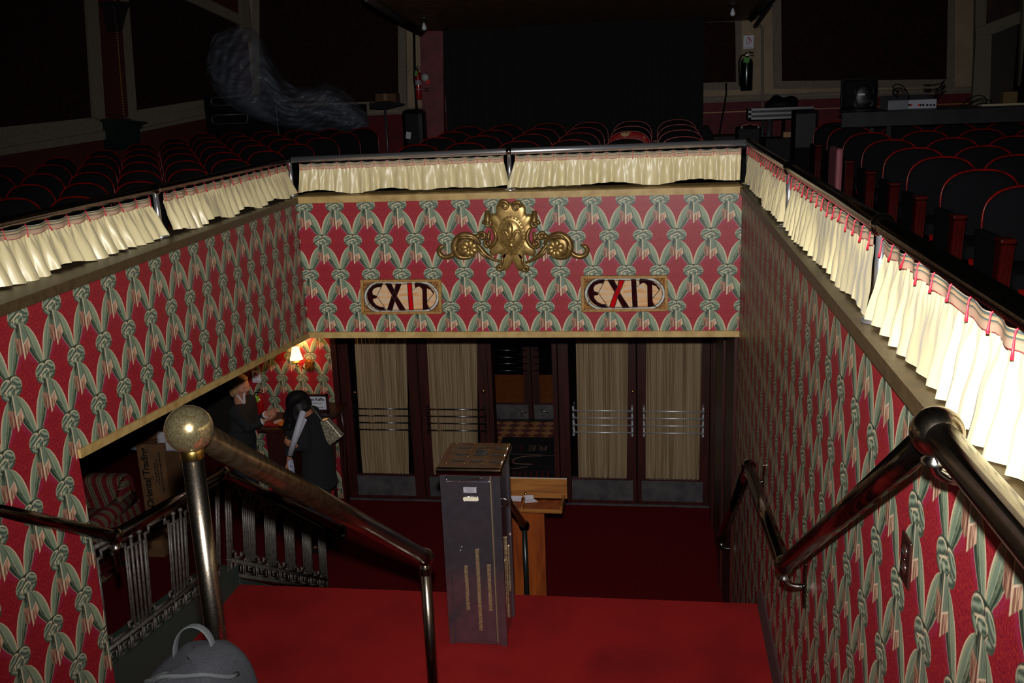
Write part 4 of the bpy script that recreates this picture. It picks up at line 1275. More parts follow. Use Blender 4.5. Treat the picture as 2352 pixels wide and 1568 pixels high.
lo = bpy.data.objects.new('sconce_bulb', lp2); COL.objects.link(lo); lo.parent = scn; lo.location = Vector((s0.x, YD-.15, s0.z-.012))-ORG[scn.name]

# ------------------------------------------------------------------ wall signs and extinguishers
M_sign = mat('white_sign', (206, 206, 216), .5); M_sred = mat('sign_red', (176, 20, 28), .5); M_sblue = mat('sign_navy', (40, 44, 100), .5)
M_fe = mat('extinguisher_red', (150, 10, 14), .25, coat=.5); M_hose = mat('black_rubber_hose', (11, 11, 11), .6, spec=.15); M_lime = mat('lime_tag', (150, 196, 40), .6)
M_green = mat('green_tag', (70, 150, 50), .6)


def ext_sign(label, tl, w, h, y, text=True):
    c = px(*tl, y=y)
    t0 = thing('extinguisher_sign', label, 'sign', (c.x, y, c.z-h), 'fire extinguisher signs')
    MB().box((c.x, y-.006, c.z-h), (c.x+w, y, c.z)).build('board', M_sign, t0)
    s = MB(); yy = y-.0075
    bx_, bz_ = c.x+w*.47, c.z-h*.42
    pts = [(bx_-w*.13, bz_-h*.2), (bx_-w*.13, bz_+h*.14), (bx_, bz_+h*.22), (bx_+w*.13, bz_+h*.14), (bx_+w*.13, bz_-h*.2), (bx_-w*.13, bz_-h*.2)]
    s.tube([(x, yy, z) for x, z in pts], w*.028, 6)
    s.tube([(bx_-w*.1, yy, bz_+h*.28), (bx_+w*.06, yy, bz_+h*.27), (bx_+w*.25, yy, bz_+h*.1), (bx_+w*.33, yy, bz_-h*.1)], w*.034, 6)
    s.build('pictogram', M_sred, t0)
    lw_ = text_mesh('FIRE\nEXTINGUISHER', w*.115, ext=.0004).xf(Matrix.Translation((c.x+w*.5, y-.0066, c.z-h*.85)) @ Matrix.Rotation(PI/2, 4, 'X'))
    lw_.build('lettering', M_sblue, t0)
    return t0


def extinguisher(label, top, bot, dia, y, body, tagm, band=None):
    a = px(*top, y=y); b = px(*bot, y=y); x = b.x; H_ = a.z-b.z; r = dia/2
    t0 = thing('fire_extinguisher', label, 'fire extinguisher', (x, y, b.z), 'fire extinguishers')
    MB().lathe([(0, 0), (r*.9, 0), (r, .02), (r, H_*.72), (r*.85, H_*.80), (r*.35, H_*.86), (r*.3, H_*.9), (0, H_*.9)], (x, y, b.z), 24).build('cylinder', body, t0)
    MB().box((x-r*.25, y-r*.3, b.z+H_*.89), (x+r*.25, y+r*.3, b.z+H_*.94)).tube([(x-r*.3, y, b.z+H_*.95), (x+r*.2, y, b.z+H_*1.0), (x+r*1.0, y, b.z+H_*.96)], r*.12, 8).tube([(x, y, b.z+H_*.92), (x+r*1.1, y, b.z+H_*.89)], r*.1, 8).build('valve_handle', M_chrome, t0)
    MB().tube(smooth_pts([(x-r*.2, y-.01, b.z+H_*.92), (x-r*.9, y-.01, b.z+H_*.90), (x-r*1.25, y-.01, b.z+H_*.72), (x-r*1.15, y-.01, b.z+H_*.4), (x-r*1.08, y-.01, b.z+H_*.12)], 4, False), r*.13, 8).build('hose', M_hose, t0)
    if tagm: MB().bbox((x-r*.15, y-r*1.06, b.z+H_*.79), (r*.9, .006, H_*.14), R=Matrix.Rotation(.25, 3, 'Y')).build('inspection_tag', tagm, t0)
    if band: 
        MB().lathe([(r*1.01, H_*.44), (r*1.01, H_*.58)], (x, y, b.z), 24).build('label', band, t0)
        MB().lathe([(r*1.01, H_*.30), (r*1.012, H_*.33)], (x, y, b.z), 24).build('label_stripe', band, t0)
    return t0

ext_sign('white fire extinguisher sign on the lobby wallpaper left of the lamp', (578, 851), .094, .135, YD)
extinguisher('red fire extinguisher with a lime tag, half hidden behind the fair haired person', (598, 893), (604, 985), .10, YD-.07, M_fe, M_lime, None)

# ------------------------------------------------------------------ raffle desk, sign and papers
M_desk = mat('dark_walnut', (58, 22, 14), .4, wood=((40, 14, 10), (20, 20, 2)))
YP = 8.95
dA = px(603, 982, y=YP); dB = px(668, 986, y=YP)
ZTB = dA.z
dk = thing('raffle_desk', 'dark walnut desk between the two people in the lobby', 'desk', ((dA.x+dB.x)/2, YP+.2, ZF))
MB().bbox(((dA.x+dB.x)/2, YP+.22, ZTB-.015), (dB.x-dA.x+.06, .56, .03), bev=.006).build('top', M_desk, dk)
MB().box((dA.x+.02, YP+.02, ZF+.06), (dB.x-.02, YP+.44, ZTB-.03)).build('body', M_desk, dk, bev=.004)
MB().box((dA.x+.08, YP+.012, ZF+.2), (dB.x-.08, YP+.02, ZTB-.12)).build('front_panel', M_desk, dk, bev=.004)
MB().box((dA.x, YP, ZF), (dB.x, YP+.46, ZF+.06)).build('plinth', M_desk, dk)
def flat(name, label, cat, pts, m_, z, th=.004, group=None):
    mb = outward(MB().prism([(x, y, z) for x, y in pts], (0, 0, th)))
    return tag(mb.build(name, m_), label, cat, group)
def onz(u, v, z): q = px(u, v, z=z); return (q.x, q.y)
zt_ = ZTB+.001
flat('booklet', 'red covered booklet with white pages lying on the desk', 'booklet', [onz(606, 978, zt_), onz(640, 979, zt_), onz(634, 969, zt_), onz(613, 968, zt_)], mat('red_cover', (150, 8, 14), .5), zt_, .012)
flat('paper_sheet', 'white sheet edge showing under the orange flyer on the desk', 'paper', [onz(630, 974, zt_+.013), onz(650, 966, zt_+.013), onz(646, 962, zt_+.013), onz(627, 968, zt_+.013)], M_paper, zt_+.013, .003)
flat('flyer', 'orange flyer lying on the desk under the bent head', 'flyer', [onz(634, 973, zt_+.017), onz(654, 982, zt_+.017), onz(668, 980, zt_+.017), onz(650, 965, zt_+.017)], mat('orange_paper', (214, 120, 24), .6), zt_+.017, .003)
# framed raffle sign on a side table behind
YR = 9.30
r0 = px(694, 905, y=YR); r1 = px(756, 946, y=YR)
stt = thing('side_table', 'dark side table holding the framed raffle sign against the wallpaper', 'table', ((r0.x+r1.x)/2, YR+.08, ZF))
MB().box((r0.x-.02, YR-.12, r1.z-.03), (r1.x+.10, YD-.02, r1.z)).build('top', M_desk, stt, bev=.004)
for x_ in (r0.x+.02, r1.x+.03):
    for y_ in (YR-.08, YD-.08): MB().tube([(x_, y_, r1.z-.03), (x_+.02, y_, r1.z-.3), (x_-.01, y_, r1.z-.8), (x_, y_, ZF)], [.03, .022, .018, .022], 8).build('leg', M_desk, stt)
rs = thing('raffle_sign', 'framed white Free Raffle sign standing by the bent person', 'sign', ((r0.x+r1.x)/2, YR, r1.z))
w_ = .026
fr = MB().box((r0.x, YR, r1.z), (r1.x, YR+.02, r1.z+w_)).box((r0.x, YR, r0.z-w_), (r1.x, YR+.02, r0.z)).box((r0.x, YR, r1.z), (r0.x+w_, YR+.02, r0.z)).box((r1.x-w_, YR, r1.z), (r1.x, YR+.02, r0.z))
fr.build('frame', M_desk, rs, bev=.002)
MB().box((r0.x+w_, YR+.008, r1.z+w_), (r1.x-w_, YR+.014, r0.z-w_)).build('sheet', M_sign, rs)
M_ink = mat('black_ink', (16, 14, 14), .6)
cxr = (r0.x+r1.x)/2
text_mesh('Free Raffle', .043, ext=.0004, offset=.0012).xf(Matrix.Translation((cxr, YR+.0072, r0.z-w_-.034)) @ Matrix.Rotation(PI/2, 4, 'X')).build('lettering', M_ink, rs)
text_mesh('Deposit Entry Here', .017, ext=.0004, offset=.0003).xf(Matrix.Translation((cxr, YR+.0072, r0.z-w_-.075)) @ Matrix.Rotation(PI/2, 4, 'X')).build('lettering', M_ink, rs)
MB().box((r0.x+w_+.03, YR+.0068, r1.z+w_+.018), (r1.x-w_-.03, YR+.0078, r1.z+w_+.022)).build('rule', M_ink, rs)

# ------------------------------------------------------------------ carton and armchair beyond the balustrade
M_card = mat('brown_cardboard', (116, 80, 48), .85, noise=(6, (102, 70, 42), .4, .6))
YB = 8.45
k = [px(312, 1020, y=YB), px(374, 1016, y=YB), px(392, 1160, y=YB), px(332, 1166, y=YB)]
cb = thing('cardboard_box', 'tall brown carton printed in black, standing on end beyond the balustrade', 'box', (k[3].x, YB, ZF))
cx0, cx1 = (k[0].x+k[3].x)/2, (k[1].x+k[2].x)/2; ztop = k[0].z
zb_ = ZF
MB().box((cx0, YB, zb_), (cx1, YB+.36, ztop)).build('carton', M_card, cb, bev=.004)
fl2 = MB().grid(10, 10, lambda s, t: Vector((cx0+(cx1-cx0)*s, YB+.18+.03*t, ztop+.13*t*(1-.35*abs(2*s-1)**3))))
fl2.build('flap', M_card, cb, solid=.004)
fl2 = MB().grid(10, 10, lambda s, t: Vector((cx1+.11*t, YB+.05+.28*s, ztop-.05*t*t+.01)))
fl2.build('flap', M_card, cb, solid=.004)
text_mesh('Oriental Trading', .105, ext=.0005, offset=.0022, spacing=.92).xf(Matrix.Translation((cx0+.075, YB-.0012, ztop-.36)) @ Matrix.Rotation(-PI/2, 4, 'Y') @ Matrix.Rotation(PI/2, 4, 'X')).build('lettering', M_ink, cb)
for dx, L_, n in ((.135, .08, '75'), (.175, .2, None), (.20, .26, None), (.235, .42, None)):
    if n: text_mesh(n, .05, ext=.0005).xf(Matrix.Translation((cx0+dx, YB-.0012, ztop-.36)) @ Matrix.Rotation(-PI/2, 4, 'Y') @ Matrix.Rotation(PI/2, 4, 'X')).build('lettering', M_ink, cb)
    else:
        ll = MB(); rr = random.Random(int(dx*1000)); z = ztop-.30-L_/2
        while z < ztop-.30+L_/2:
            q = rr.uniform(.012, .03); ll.box((cx0+dx-.006, YB-.0015, z), (cx0+dx+.006, YB, z+q)); z += q+.008
        ll.build('print', M_ink, cb, label='small black print')
MB().tube([(cx0+.15, YB-.002, ztop-.60), (cx0+.17, YB-.002, ztop-.57), (cx0+.19, YB-.002, ztop-.60), (cx0+.22, YB-.002, ztop-.585), (cx0+.24, YB-.002, ztop-.57)], .008, 6, flat=(.2, 1)).build('red_mark', mat('red_print', (170, 20, 24), .7), cb)
w0 = px(400, 1020, y=YB+.1)
o = MB().grid(8, 8, lambda s, t: Vector((w0.x-.14+.28*s, YB+.04+.02*math.sin(4*s), ztop-.09+.22*t-.08*s*t))).build('paper_sheet', M_paper, None, solid=.002)
tag(o, 'white paper sheet stuck behind the open flap of the carton', 'paper')
lb0 = px(306, 1180, y=YB-.25)
lb_ = thing('cardboard_box', 'low open carton at the foot of the tall brown carton', 'box', (lb0.x, YB-.25, ZF))
MB().box((lb0.x, YB-.3, ZF), (lb0.x+.30, YB-.03, ZF+.14)).build('carton', M_card, lb_, bev=.003)
MB().box((lb0.x-.0, YB-.3, ZF+.14), (lb0.x+.30, YB-.295, ZF+.18)).build('flap', M_card, lb_)
pp = px(300, 1020, y=YB+.3)
o = MB().box((pp.x-.1, YB+.45, pp.z-.12), (pp.x+.12, YB+.455, pp.z+.10)).build('poster', mat('blue_white_poster', (176, 180, 200), .6, noise=(9, (40, 50, 110), .45, .55)))
tag(o, 'blue and white leaflet left of the tall carton in shadow', 'leaflet')


def stripe_mat():
    m = bpy.data.materials.new('striped_slipcover'); m.use_nodes = True
    nt = m.node_tree; b = nt.nodes['Principled BSDF']; b.inputs['Roughness'].default_value = .9
    uv = nt.nodes.new('ShaderNodeUVMap'); sp = nt.nodes.new('ShaderNodeSeparateXYZ')
    ma = nt.nodes.new('ShaderNodeMath'); ma.operation = 'MULTIPLY'; ma.inputs[1].default_value = 9.0
    fr_ = nt.nodes.new('ShaderNodeMath'); fr_.operation = 'FRACT'
    rp = nt.nodes.new('ShaderNodeValToRGB'); rp.color_ramp.interpolation = 'CONSTANT'
    st_ = [(0, (104, 12, 22)), (.48, (118, 102, 76)), (.6, (66, 60, 48)), (.72, (124, 108, 80)), (.84, (66, 60, 48)), (.92, (118, 102, 76))]  # stripes darkened: shade under the left header put into their colours
    while len(rp.color_ramp.elements) < len(st_): rp.color_ramp.elements.new(.5)
    for e, (p, c) in zip(rp.color_ramp.elements, st_): e.position = p; e.color = lin(*c)
    nt.links.new(uv.outputs[0], sp.inputs[0]); nt.links.new(sp.outputs[0], ma.inputs[0]); nt.links.new(ma.outputs[0], fr_.inputs[0]); nt.links.new(fr_.outputs[0], rp.inputs[0]); nt.links.new(rp.outputs[0], b.inputs['Base Color'])
    return m
M_str = stripe_mat()
ac = px(262, 1190, y=7.75)
arm = thing('armchair', 'armchair in a red and cream striped slipcover behind the left wall edge', 'armchair', (ac.x-.35, 7.95, ZF))
AX, AY = ac.x-.50, 7.95
def cush(c, s, name, k=.10, ax=0):
    bm = bmesh.new(); bmesh.ops.create_cube(bm, size=1); bmesh.ops.scale(bm, vec=s, verts=bm.verts)
    bmesh.ops.bevel(bm, geom=bm.edges[:], offset=k, segments=4, affect='EDGES', profile=.5)
    mb = MB().bm(bm, Matrix.Translation(c), True)
    return mb.build(name, M_str, arm, lambda p: ((p.x-AX)+.25*(p.z-ZF) if ax == 0 else (p.y-AY)+.3*(p.z-ZF), p.z))
cush((AX, AY, ZF+.20), (.86, .80, .38), 'base', .05)
cush((AX, AY-.08, ZF+.43), (.56, .66, .16), 'seat_cushion', .06)
cush((AX, AY+.33, ZF+.56), (.80, .20, .52), 'backrest', .08)
for sx in (-1, 1):
    a_ = cush((AX+sx*.37, AY-.02, ZF+.40), (.17, .80, .34), 'arm', .05, 1)
    MB().tube([(AX+sx*.38, AY-.42, ZF+.57), (AX+sx*.38, AY+.30, ZF+.59)], [.085, .085], 16).build('arm_roll', M_str, arm, lambda p: (p.y-AY+.2*p.z, p.z))
    MB().grid(8, 8, lambda s, t, sx=sx: Vector((AX+sx*(.40-.02*t), AY+.28-.26*s*(1-.5*t), ZF+.62+.20*t*(1-.35*s*s)))).build('wing', M_str, arm, lambda p: (p.z, p.y), solid=.06)
struct('wall_lobby_back', MB().box((-9, 11.2, ZF), (-4.5, 11.3, 1.25)), M_dark)

# ------------------------------------------------------------------ people
M_skin = mat('skin_fair', (196, 134, 106), .55, spec=.3); M_skin2 = mat('skin_tan', (168, 108, 80), .55, spec=.3)
M_blk = mat('black_knit', (20, 19, 20), .95, noise=(240, (34, 32, 34), .45, .6), bump=(260, .8))
M_chr = mat('charcoal_sweater', (30, 28, 30), .9, bump=(300, .4)); M_jean = mat('dark_jeans', (20, 22, 34), .9)
M_hairb = mat('black_hair', (10, 8, 8), .62, noise=(60, (22, 16, 14), .4, .6)); M_hairf = mat('fair_hair', (150, 112, 70), .5, noise=(70, (190, 154, 108), .4, .6))


def soft(mb, name, m_, parent, vox=.010, it=6):
    o = mb.build(name, m_, parent)
    md = o.modifiers.new('remesh', 'REMESH'); md.mode = 'VOXEL'; md.voxel_size = vox; md.use_smooth_shade = True
    ms = o.modifiers.new('smooth', 'SMOOTH'); ms.factor = .5; ms.iterations = it
    return o


def head(mb, c, r, fwd, up):
    """skull, jaw, brow, nose, lips, chin and ears around centre c"""
    f = Vector(fwd).normalized(); u = Vector(up); u = (u-f*u.dot(f)).normalized(); s = f.cross(u)
    R = Matrix((s, f, u)).transposed()
    def P(a, b, d): return Vector(c)+s*a*r+f*b*r+u*d*r
    mb.ball(c, r, 24, 16, sc=(.80, .98, 1.05), R=R)
    mb.ball(P(0, .30, -.62), r*.62, 16, 12, sc=(.86, .9, .8), R=R)
    mb.ball(P(0, .62, -.95), r*.24, 12, 8, R=R)
    mb.ball(P(0, .86, .16), r*.26, 12, 8, sc=(2.1, .7, .6), R=R)
    mb.tube([P(0, .92, .05), P(0, 1.16, -.26), P(0, .95, -.36)], [r*.09, r*.15, r*.10], 10)
    for k in (-1, 1):
        mb.ball(P(.42*k, .66, -.28), r*.28, 10, 8, R=R)
        mb.ball(P(.80*k, .02, -.08), r*.22, 10, 8, sc=(.45, .8, 1.3), R=R)
        mb.ball(P(.17*k, .98, -.33), r*.09, 8, 6, R=R)
    mb.ball(P(0, .90, -.58), r*.13, 10, 8, sc=(1.7, .8, .5), R=R); mb.ball(P(0, .88, -.70), r*.13, 10, 8, sc=(1.5, .8, .6), R=R)
    return P, R


def hand(mb, w, d, n, curl=.6, s=1.0, thumb=1):
    """palm and five fingers from wrist w along d, palm normal n"""
    d = Vector(d).normalized(); n = Vector(n); n = (n-d*n.dot(d)).normalized(); a = d.cross(n)
    w = Vector(w)
    mb.tube([w, w+d*.03*s, w+d*.085*s], [.022*s, .030*s, .030*s], 10, flat=(.55, 1.25), up=n)
    for k, L_ in ((-1.5, .066), (-.5, .078), (.5, .082), (1.5, .072)):
        p = w+d*.085*s+a*k*.019*s
        q = [p]
        for i in range(3):
            ang = curl*(i+1)*.75
            p = p+(d*math.cos(ang)+n*math.sin(ang))*L_*s/3*1.05
            q.append(p)
        mb.tube(q, [.0095*s, .0092*s, .0085*s, .007*s], 8)
    p = w+d*.03*s+a*thumb*.028*s
    mb.tube([p, p+(d*.6+a*thumb*.7+n*.3)*.035*s, p+(d*.9+a*thumb*.5+n*.6)*.062*s], [.012*s, .011*s, .008*s], 8)

# --- the fair haired person behind the desk, facing right
YA = 9.12
H1 = px(550, 884, y=YA)
pa = thing('person', 'person with fair hair, dark sweater and white collar standing behind the desk', 'person', (H1.x, YA, ZF))
sh1 = px(552, 935, y=YA); hp1 = Vector((sh1.x-.03, YA+.02, ZF+.93))
b = MB()
fw = Vector((.95, -.30, -.18))
P1, R1 = head(b, H1, .105, fw, (.1, 0, 1))
b.tube([H1+Vector((-.01, 0, -.06)), sh1+Vector((0, .02, .03))], [.055, .062], 14)
b.tube([sh1+Vector((0, .01, .0)), sh1+Vector((-.01, .02, -.2)), hp1+Vector((0, 0, .14)), hp1], [.12, .145, .135, .15], 16, flat=(.8, 1.2), up=(1, 0, 0))
wr1 = px(606, 966, y=YA-.20); wr2 = px(612, 951, y=YA+.08)
sL = sh1+Vector((.02, -.17, .0)); sR = sh1+Vector((.02, .19, .0))
eL = px(572, 982, y=YA-.26); eR = px(585, 968, y=YA+.2)
b.tube([sL, eL, wr1], [.055, .046, .030], 12); b.tube([sR, eR, wr2], [.055, .046, .030], 12)
hand(b, wr1, (.9, .0, .32), (-.2, .5, .8), .35, 1.0, -1)
hand(b, wr2, (.9, -.05, .40), (.1, -.8, .3), .3, 1.0, 1)
for sy in (-1, 1): b.tube([hp1+Vector((0, sy*.09, 0)), Vector((hp1.x+.02, YA+sy*.1, ZF+.50)), Vector((hp1.x, YA+sy*.1, ZF+.09)), Vector((hp1.x+.14, YA+sy*.1, ZF+.04))], [.09, .065, .045, .035], 12)
soft(b, 'body', M_skin, pa, .011)
c = MB()
c.tube([sh1+Vector((-.01, .02, .035)), sh1+Vector((0, .01, -.02)), sh1+Vector((-.01, .02, -.2)), hp1+Vector((0, 0, .1)), hp1+Vector((0, 0, -.1))], [.075, .145, .165, .158, .17], 18, flat=(.82, 1.22), up=(1, 0, 0))
c.tube([sL, eL, wr1.lerp(eL, .12)], [.075, .062, .044], 12); c.tube([sR, eR, wr2.lerp(eR, .12)], [.075, .062, .044], 12)
c.ball(sL, .08, 12, 8); c.ball(sR, .08, 12, 8)
soft(c, 'sweater', M_chr, pa, .012)
c = MB()
for sy in (-1, 1): c.tube([hp1+Vector((0, sy*.08, .02)), Vector((hp1.x+.02, YA+sy*.1, ZF+.50)), Vector((hp1.x, YA+sy*.1, ZF+.07))], [.115, .085, .075], 12)
soft(c, 'trousers', M_jean, pa, .014)
c = MB()
for p_, r_, s_ in (((0, -.14, .20), 1.02, (.95, .95, .98)), ((0, -.45, -.30), .86, (1.0, .66, 1.0)), ((.55, -.10, -.35), .52, (.6, .9, 1.3)), ((-.55, -.10, -.35), .52, (.6, .9, 1.3)), ((0, .38, .80), .42, (1.5, 1, .5)), ((0, -.42, -.72), .66, (1.1, .75, .9)), ((.5, -.35, -.7), .45, (.7, .8, 1.3)), ((-.5, -.35, -.7), .45, (.7, .8, 1.3))):
    c.ball(P1(*p_), .105*r_, 16, 12, sc=s_, R=R1)
soft(c, 'hair', M_hairf, pa, .012, 4)
vA = px(546, 908, y=YA-.12); vB = px(561, 927, y=YA-.16); vC = px(560, 905, y=YA-.10)
MB().tube([vA+Vector((-.05, .06, .015)), vA, vB], [.006, .009, .005], 8, flat=(.5, 1.3)).tube([vC+Vector((-.02, .08, .01)), vC, vB], [.006, .009, .005], 8, flat=(.5, 1.3)).build('collar', mat('white_collar', (206, 204, 212), .7), pa)
for w_, e_ in ((wr1, eL), (wr2, eR)):
    d_ = (w_-e_).normalized(); MB().tube([w_-d_*.035, w_-d_*.008], .037, 14).build('cuff', bpy.data.materials['white_collar'], pa)
em = MB()
for k_ in (-1, 1): em.ball(P1(.30*k_, .86, .02), .0065, 8, 6)
em.build('eyes', M_ink, pa)

# --- the dark haired person leaning over the desk, seen from behind
YQ = 8.45
H2 = px(686, 928, y=YQ-.02)
pb_ = thing('person', 'person with long black hair in a black cardigan bending over the desk', 'person', (px(735, 1085, y=YQ).x, YQ, ZF))
hip = px(730, 1085, y=YQ); sh2 = px(712, 958, y=YQ+.0)
hip.z = max(hip.z, ZF+.82)
b = MB()
P2, R2 = head(b, H2, .108, (-.62, .35, -.70), (-.4, .2, .6))
b.tube([H2+Vector((.03, 0, -.03)), sh2+Vector((-.01, 0, .02))], [.052, .062], 14)
b.tube([sh2, sh2.lerp(hip, .5)+Vector((.02, 0, 0)), hip], [.11, .125, .15], 16, flat=(.8, 1.2), up=(1, 0, 0))
sL2 = sh2+Vector((-.02, -.17, -.02)); sR2 = sh2+Vector((-.04, .18, -.02))
eL2 = px(700, 1035, y=YQ-.24); wL2 = px(676, 1022, y=YQ-.30)
eR2 = px(668, 1000, y=YQ+.22); wR2 = px(664, 1062, y=YQ+.05)
b.tube([sL2, eL2, wL2], [.05, .042, .028], 12); b.tube([sR2, eR2, wR2], [.05, .042, .028], 12)
hand(b, wL2, (-.75, -.05, .35), (.5, .75, -.1), 1.0, 1.0, 1)
hand(b, wR2, (-.3, -.2, -.9), (.6, -.4, -.1), .8, 1.0, -1)
for sy in (-1, 1): b.tube([hip+Vector((0, sy*.09, 0)), Vector((hip.x-.02, YQ+sy*.10, ZF+.46)), Vector((hip.x+.02, YQ+sy*.10, ZF+.08)), Vector((hip.x-.12, YQ+sy*.1, ZF+.035))], [.085, .06, .042, .034], 12)
soft(b, 'body', M_skin2, pb_, .011)
c = MB()
c.tube([sh2+Vector((-.02, 0, .02)), sh2+Vector((.015, 0, -.05)), sh2.lerp(hip, .5)+Vector((.03, 0, 0)), hip+Vector((.01, 0, .03)), hip+Vector((.02, 0, -.15))], [.10, .15, .165, .175, .19], 18, flat=(.86, 1.2), up=(1, 0, 0))
c.tube([sL2, eL2, wL2.lerp(eL2, .2)], [.075, .066, .05], 12); c.tube([sR2, eR2, wR2.lerp(eR2, .2)], [.075, .066, .05], 12)
c.ball(sL2, .078, 12, 8); c.ball(sR2, .078, 12, 8)
soft(c, 'cardigan', M_blk, pb_, .012, 4)
c = MB()
for sy in (-1, 1): c.tube([hip+Vector((0, sy*.085, .0)), Vector((hip.x-.02, YQ+sy*.10, ZF+.46)), Vector((hip.x+.02, YQ+sy*.10, ZF+.06))], [.12, .082, .062], 12)
soft(c, 'jeans', M_jean, pb_, .013)
c = MB()
for sy in (-1, 1): c.tube([Vector((hip.x+.06, YQ+sy*.10, ZF+.04)), Vector((hip.x-.02, YQ+sy*.10, ZF+.045)), Vector((hip.x-.17, YQ+sy*.1, ZF+.03))], [.042, .046, .034], 12)
soft(c, 'shoes', M_ink, pb_, .012)
c = MB()
for p_, r_, s_ in (((0, -.10, .15), 1.16, (.95, 1.0, 1.0)), ((0, -.45, -.15), .95, (1.0, .7, 1.0))):
    c.ball(P2(*p_), .108*r_, 18, 12, sc=s_, R=R2)
for du, dv, dy, r_ in ((668, 968, -.14, .055), (662, 985, -.12, .045), (680, 965, -.16, .055), (655, 960, -.10, .05), (652, 985, -.06, .04), (692, 950, -.16, .06), (672, 975, .10, .05), (704, 940, -.12, .06)):
    q = px(du, dv, y=YQ+dy)
    c.tube([P2(0, -.1, .5), H2.lerp(q, .55)+Vector((.02, dy*.3, .03)), q], [.07, r_*1.15, r_*.7], 10)
soft(c, 'hair', M_hairb, pb_, .011, 3)
# paper roll, leaflets and bag carried
ra = px(696, 946, y=YQ-.33); rb = px(666, 1044, y=YQ-.33)
pr0 = thing('paper_roll', 'rolled white paper held upright under the arm of the leaning person', 'paper roll', tuple(rb))
MB().tube([ra, rb], .028, 24, cap=False).build('roll', M_paper, pr0, solid=.003)
d_ = (rb-ra).normalized(); sd = d_.cross(Vector((0, 1, 0))).normalized()
MB().grid(6, 12, lambda s, t: ra+d_*(.04+.30*t)-sd*(-.03-.035*s*(1-t))+Vector((0, -.022-.012*s, 0))).build('loose_edge', M_paper, pr0, solid=.002)
lf = px(669, 1078, y=YQ-.02)
o = MB().add([lf+Vector((-.03, 0, .10)), lf+Vector((.03, -.01, .11)), lf+Vector((.05, -.02, -.11)), lf+Vector((-.02, -.01, -.12))], [(0, 1, 2, 3)]).build('leaflet', mat('leaflet_print', (190, 186, 200), .5, noise=(22, (120, 120, 160), .45, .6)), None, solid=.002)
tag(o, 'folded leaflets hanging from the lower hand of the leaning person', 'leaflet')
bgc = px(758, 995, y=YQ-.16)
hb = thing('shoulder_bag', 'silvery patterned shoulder bag at the back of the leaning person', 'bag', tuple(bgc))
M_silver = mat('silver_snakeskin', (176, 166, 140), .4, .3, noise=(60, (110, 100, 82), .4, .62))
bgp = [px(u, v, y=YQ-.2) for u, v in ((734, 968), (751, 964), (786, 1004), (776, 1010), (757, 1024), (748, 1012))]
bm_b = outward(MB().prism([tuple(q) for q in bgp], (0, .085, 0)))
bm_b.build('pouch', M_silver, hb, bev=.012)
MB().tube([bgp[0]+Vector((.01, .04, 0)), px(724, 945, y=YQ-.14), px(714, 932, y=YQ-.08), px(708, 936, y=YQ+.02)], .006, 8).build('strap', mat('grey_strap', (110, 100, 92), .6), hb)
# ------------------------------------------------------------------ auditorium walls
YW = 16.0
M_cream = mat('cream_plaster', (160, 141, 117), .85, spec=.2, noise=(4, (150, 131, 108), .4, .6))
M_frameC = mat('cream_moulding', (124, 113, 100), .8, spec=.2, noise=(30, (114, 102, 90), .4, .6))
M_panel = mat('dark_damask', (34, 20, 16), .9, spec=.1, noise=(16, (46, 26, 18), .5, .6))
M_dado = mat('maroon_dado', (98, 22, 32), .55, spec=.15, noise=(6, (84, 22, 34), .4, .6))
M_redw = mat('red_plaster', (70, 12, 18), .8)
M_goldl = mat('gilt_line', (150, 110, 60), .5)
WBOT = OF(16)-.05
def quadw(mb, pts, y, th=.03):
    """a slab on the wall plane Y=y with pixel corners"""
    mb.prism([tuple(px(u, v, y=y)) for u, v in pts], (0, -th, 0)); return mb
def frame_on(mb, outer, inner, y, th=.05):
    n = len(outer)
    for i in range(n):
        j = (i+1) % n
        quadw(mb, [outer[i], outer[j], inner[j], inner[i]], y, th)
    return mb

xL_, xR_ = px(545, 100, y=YW).x, px(2262, 100, y=YW).x
TOPZ = 5.2
struct('wall_auditorium_back', MB().box((xL_-1.2, YW, WBOT-.2), (xR_+.4, YW+.2, TOPZ)), M_cream)
# right hand side
pn = MB(); quadw(pn, [(1560, 52), (1688, 48), (1690, 188), (1560, 192)], YW, .02); quadw(pn, [(1793, -25), (2176, -25), (2172, 182), (1795, 186)], YW, .02)
quadw(pn, [(598, -25), (915, -25), (917, 232), (598, 240)], YW, .02)
struct('wall_panel', outward(pn), M_panel)
fm = MB()
frame_on(fm, [(1560, 42), (1703, 38), (1702, 205), (1560, 209)], [(1560, 54), (1688, 50), (1690, 188), (1560, 192)], YW)
frame_on(fm, [(1773, -40), (2192, -40), (2190, 200), (1777, 204)], [(1793, -25), (2176, -25), (2172, 182), (1795, 186)], YW)
frame_on(fm, [(582, -40), (932, -40), (936, 247), (582, 256)], [(598, -25), (915, -25), (917, 232), (598, 240)], YW)
struct('trim_7', outward(fm), M_frameC)
dd = MB(); zr_ = px(1900, 226, y=YW).z
dd.box((xL_-1.2, YW-.03, WBOT), (xR_+.4, YW, zr_))
struct('wall_dado', dd, M_dado)
struct('trim_8', MB().box((xL_-1.2, YW-.07, zr_-.0), (xR_+.4, YW, zr_+.05)).box((xL_-1.2, YW-.05, zr_+.06), (xR_+.4, YW, zr_+.10)), M_frameC)
zg = px(1700, 256, y=YW).z
struct('trim_9', MB().box((px(1600, 256, y=YW).x, YW-.04, zg-.008), (xR_, YW-.02, zg+.008)), M_goldl)
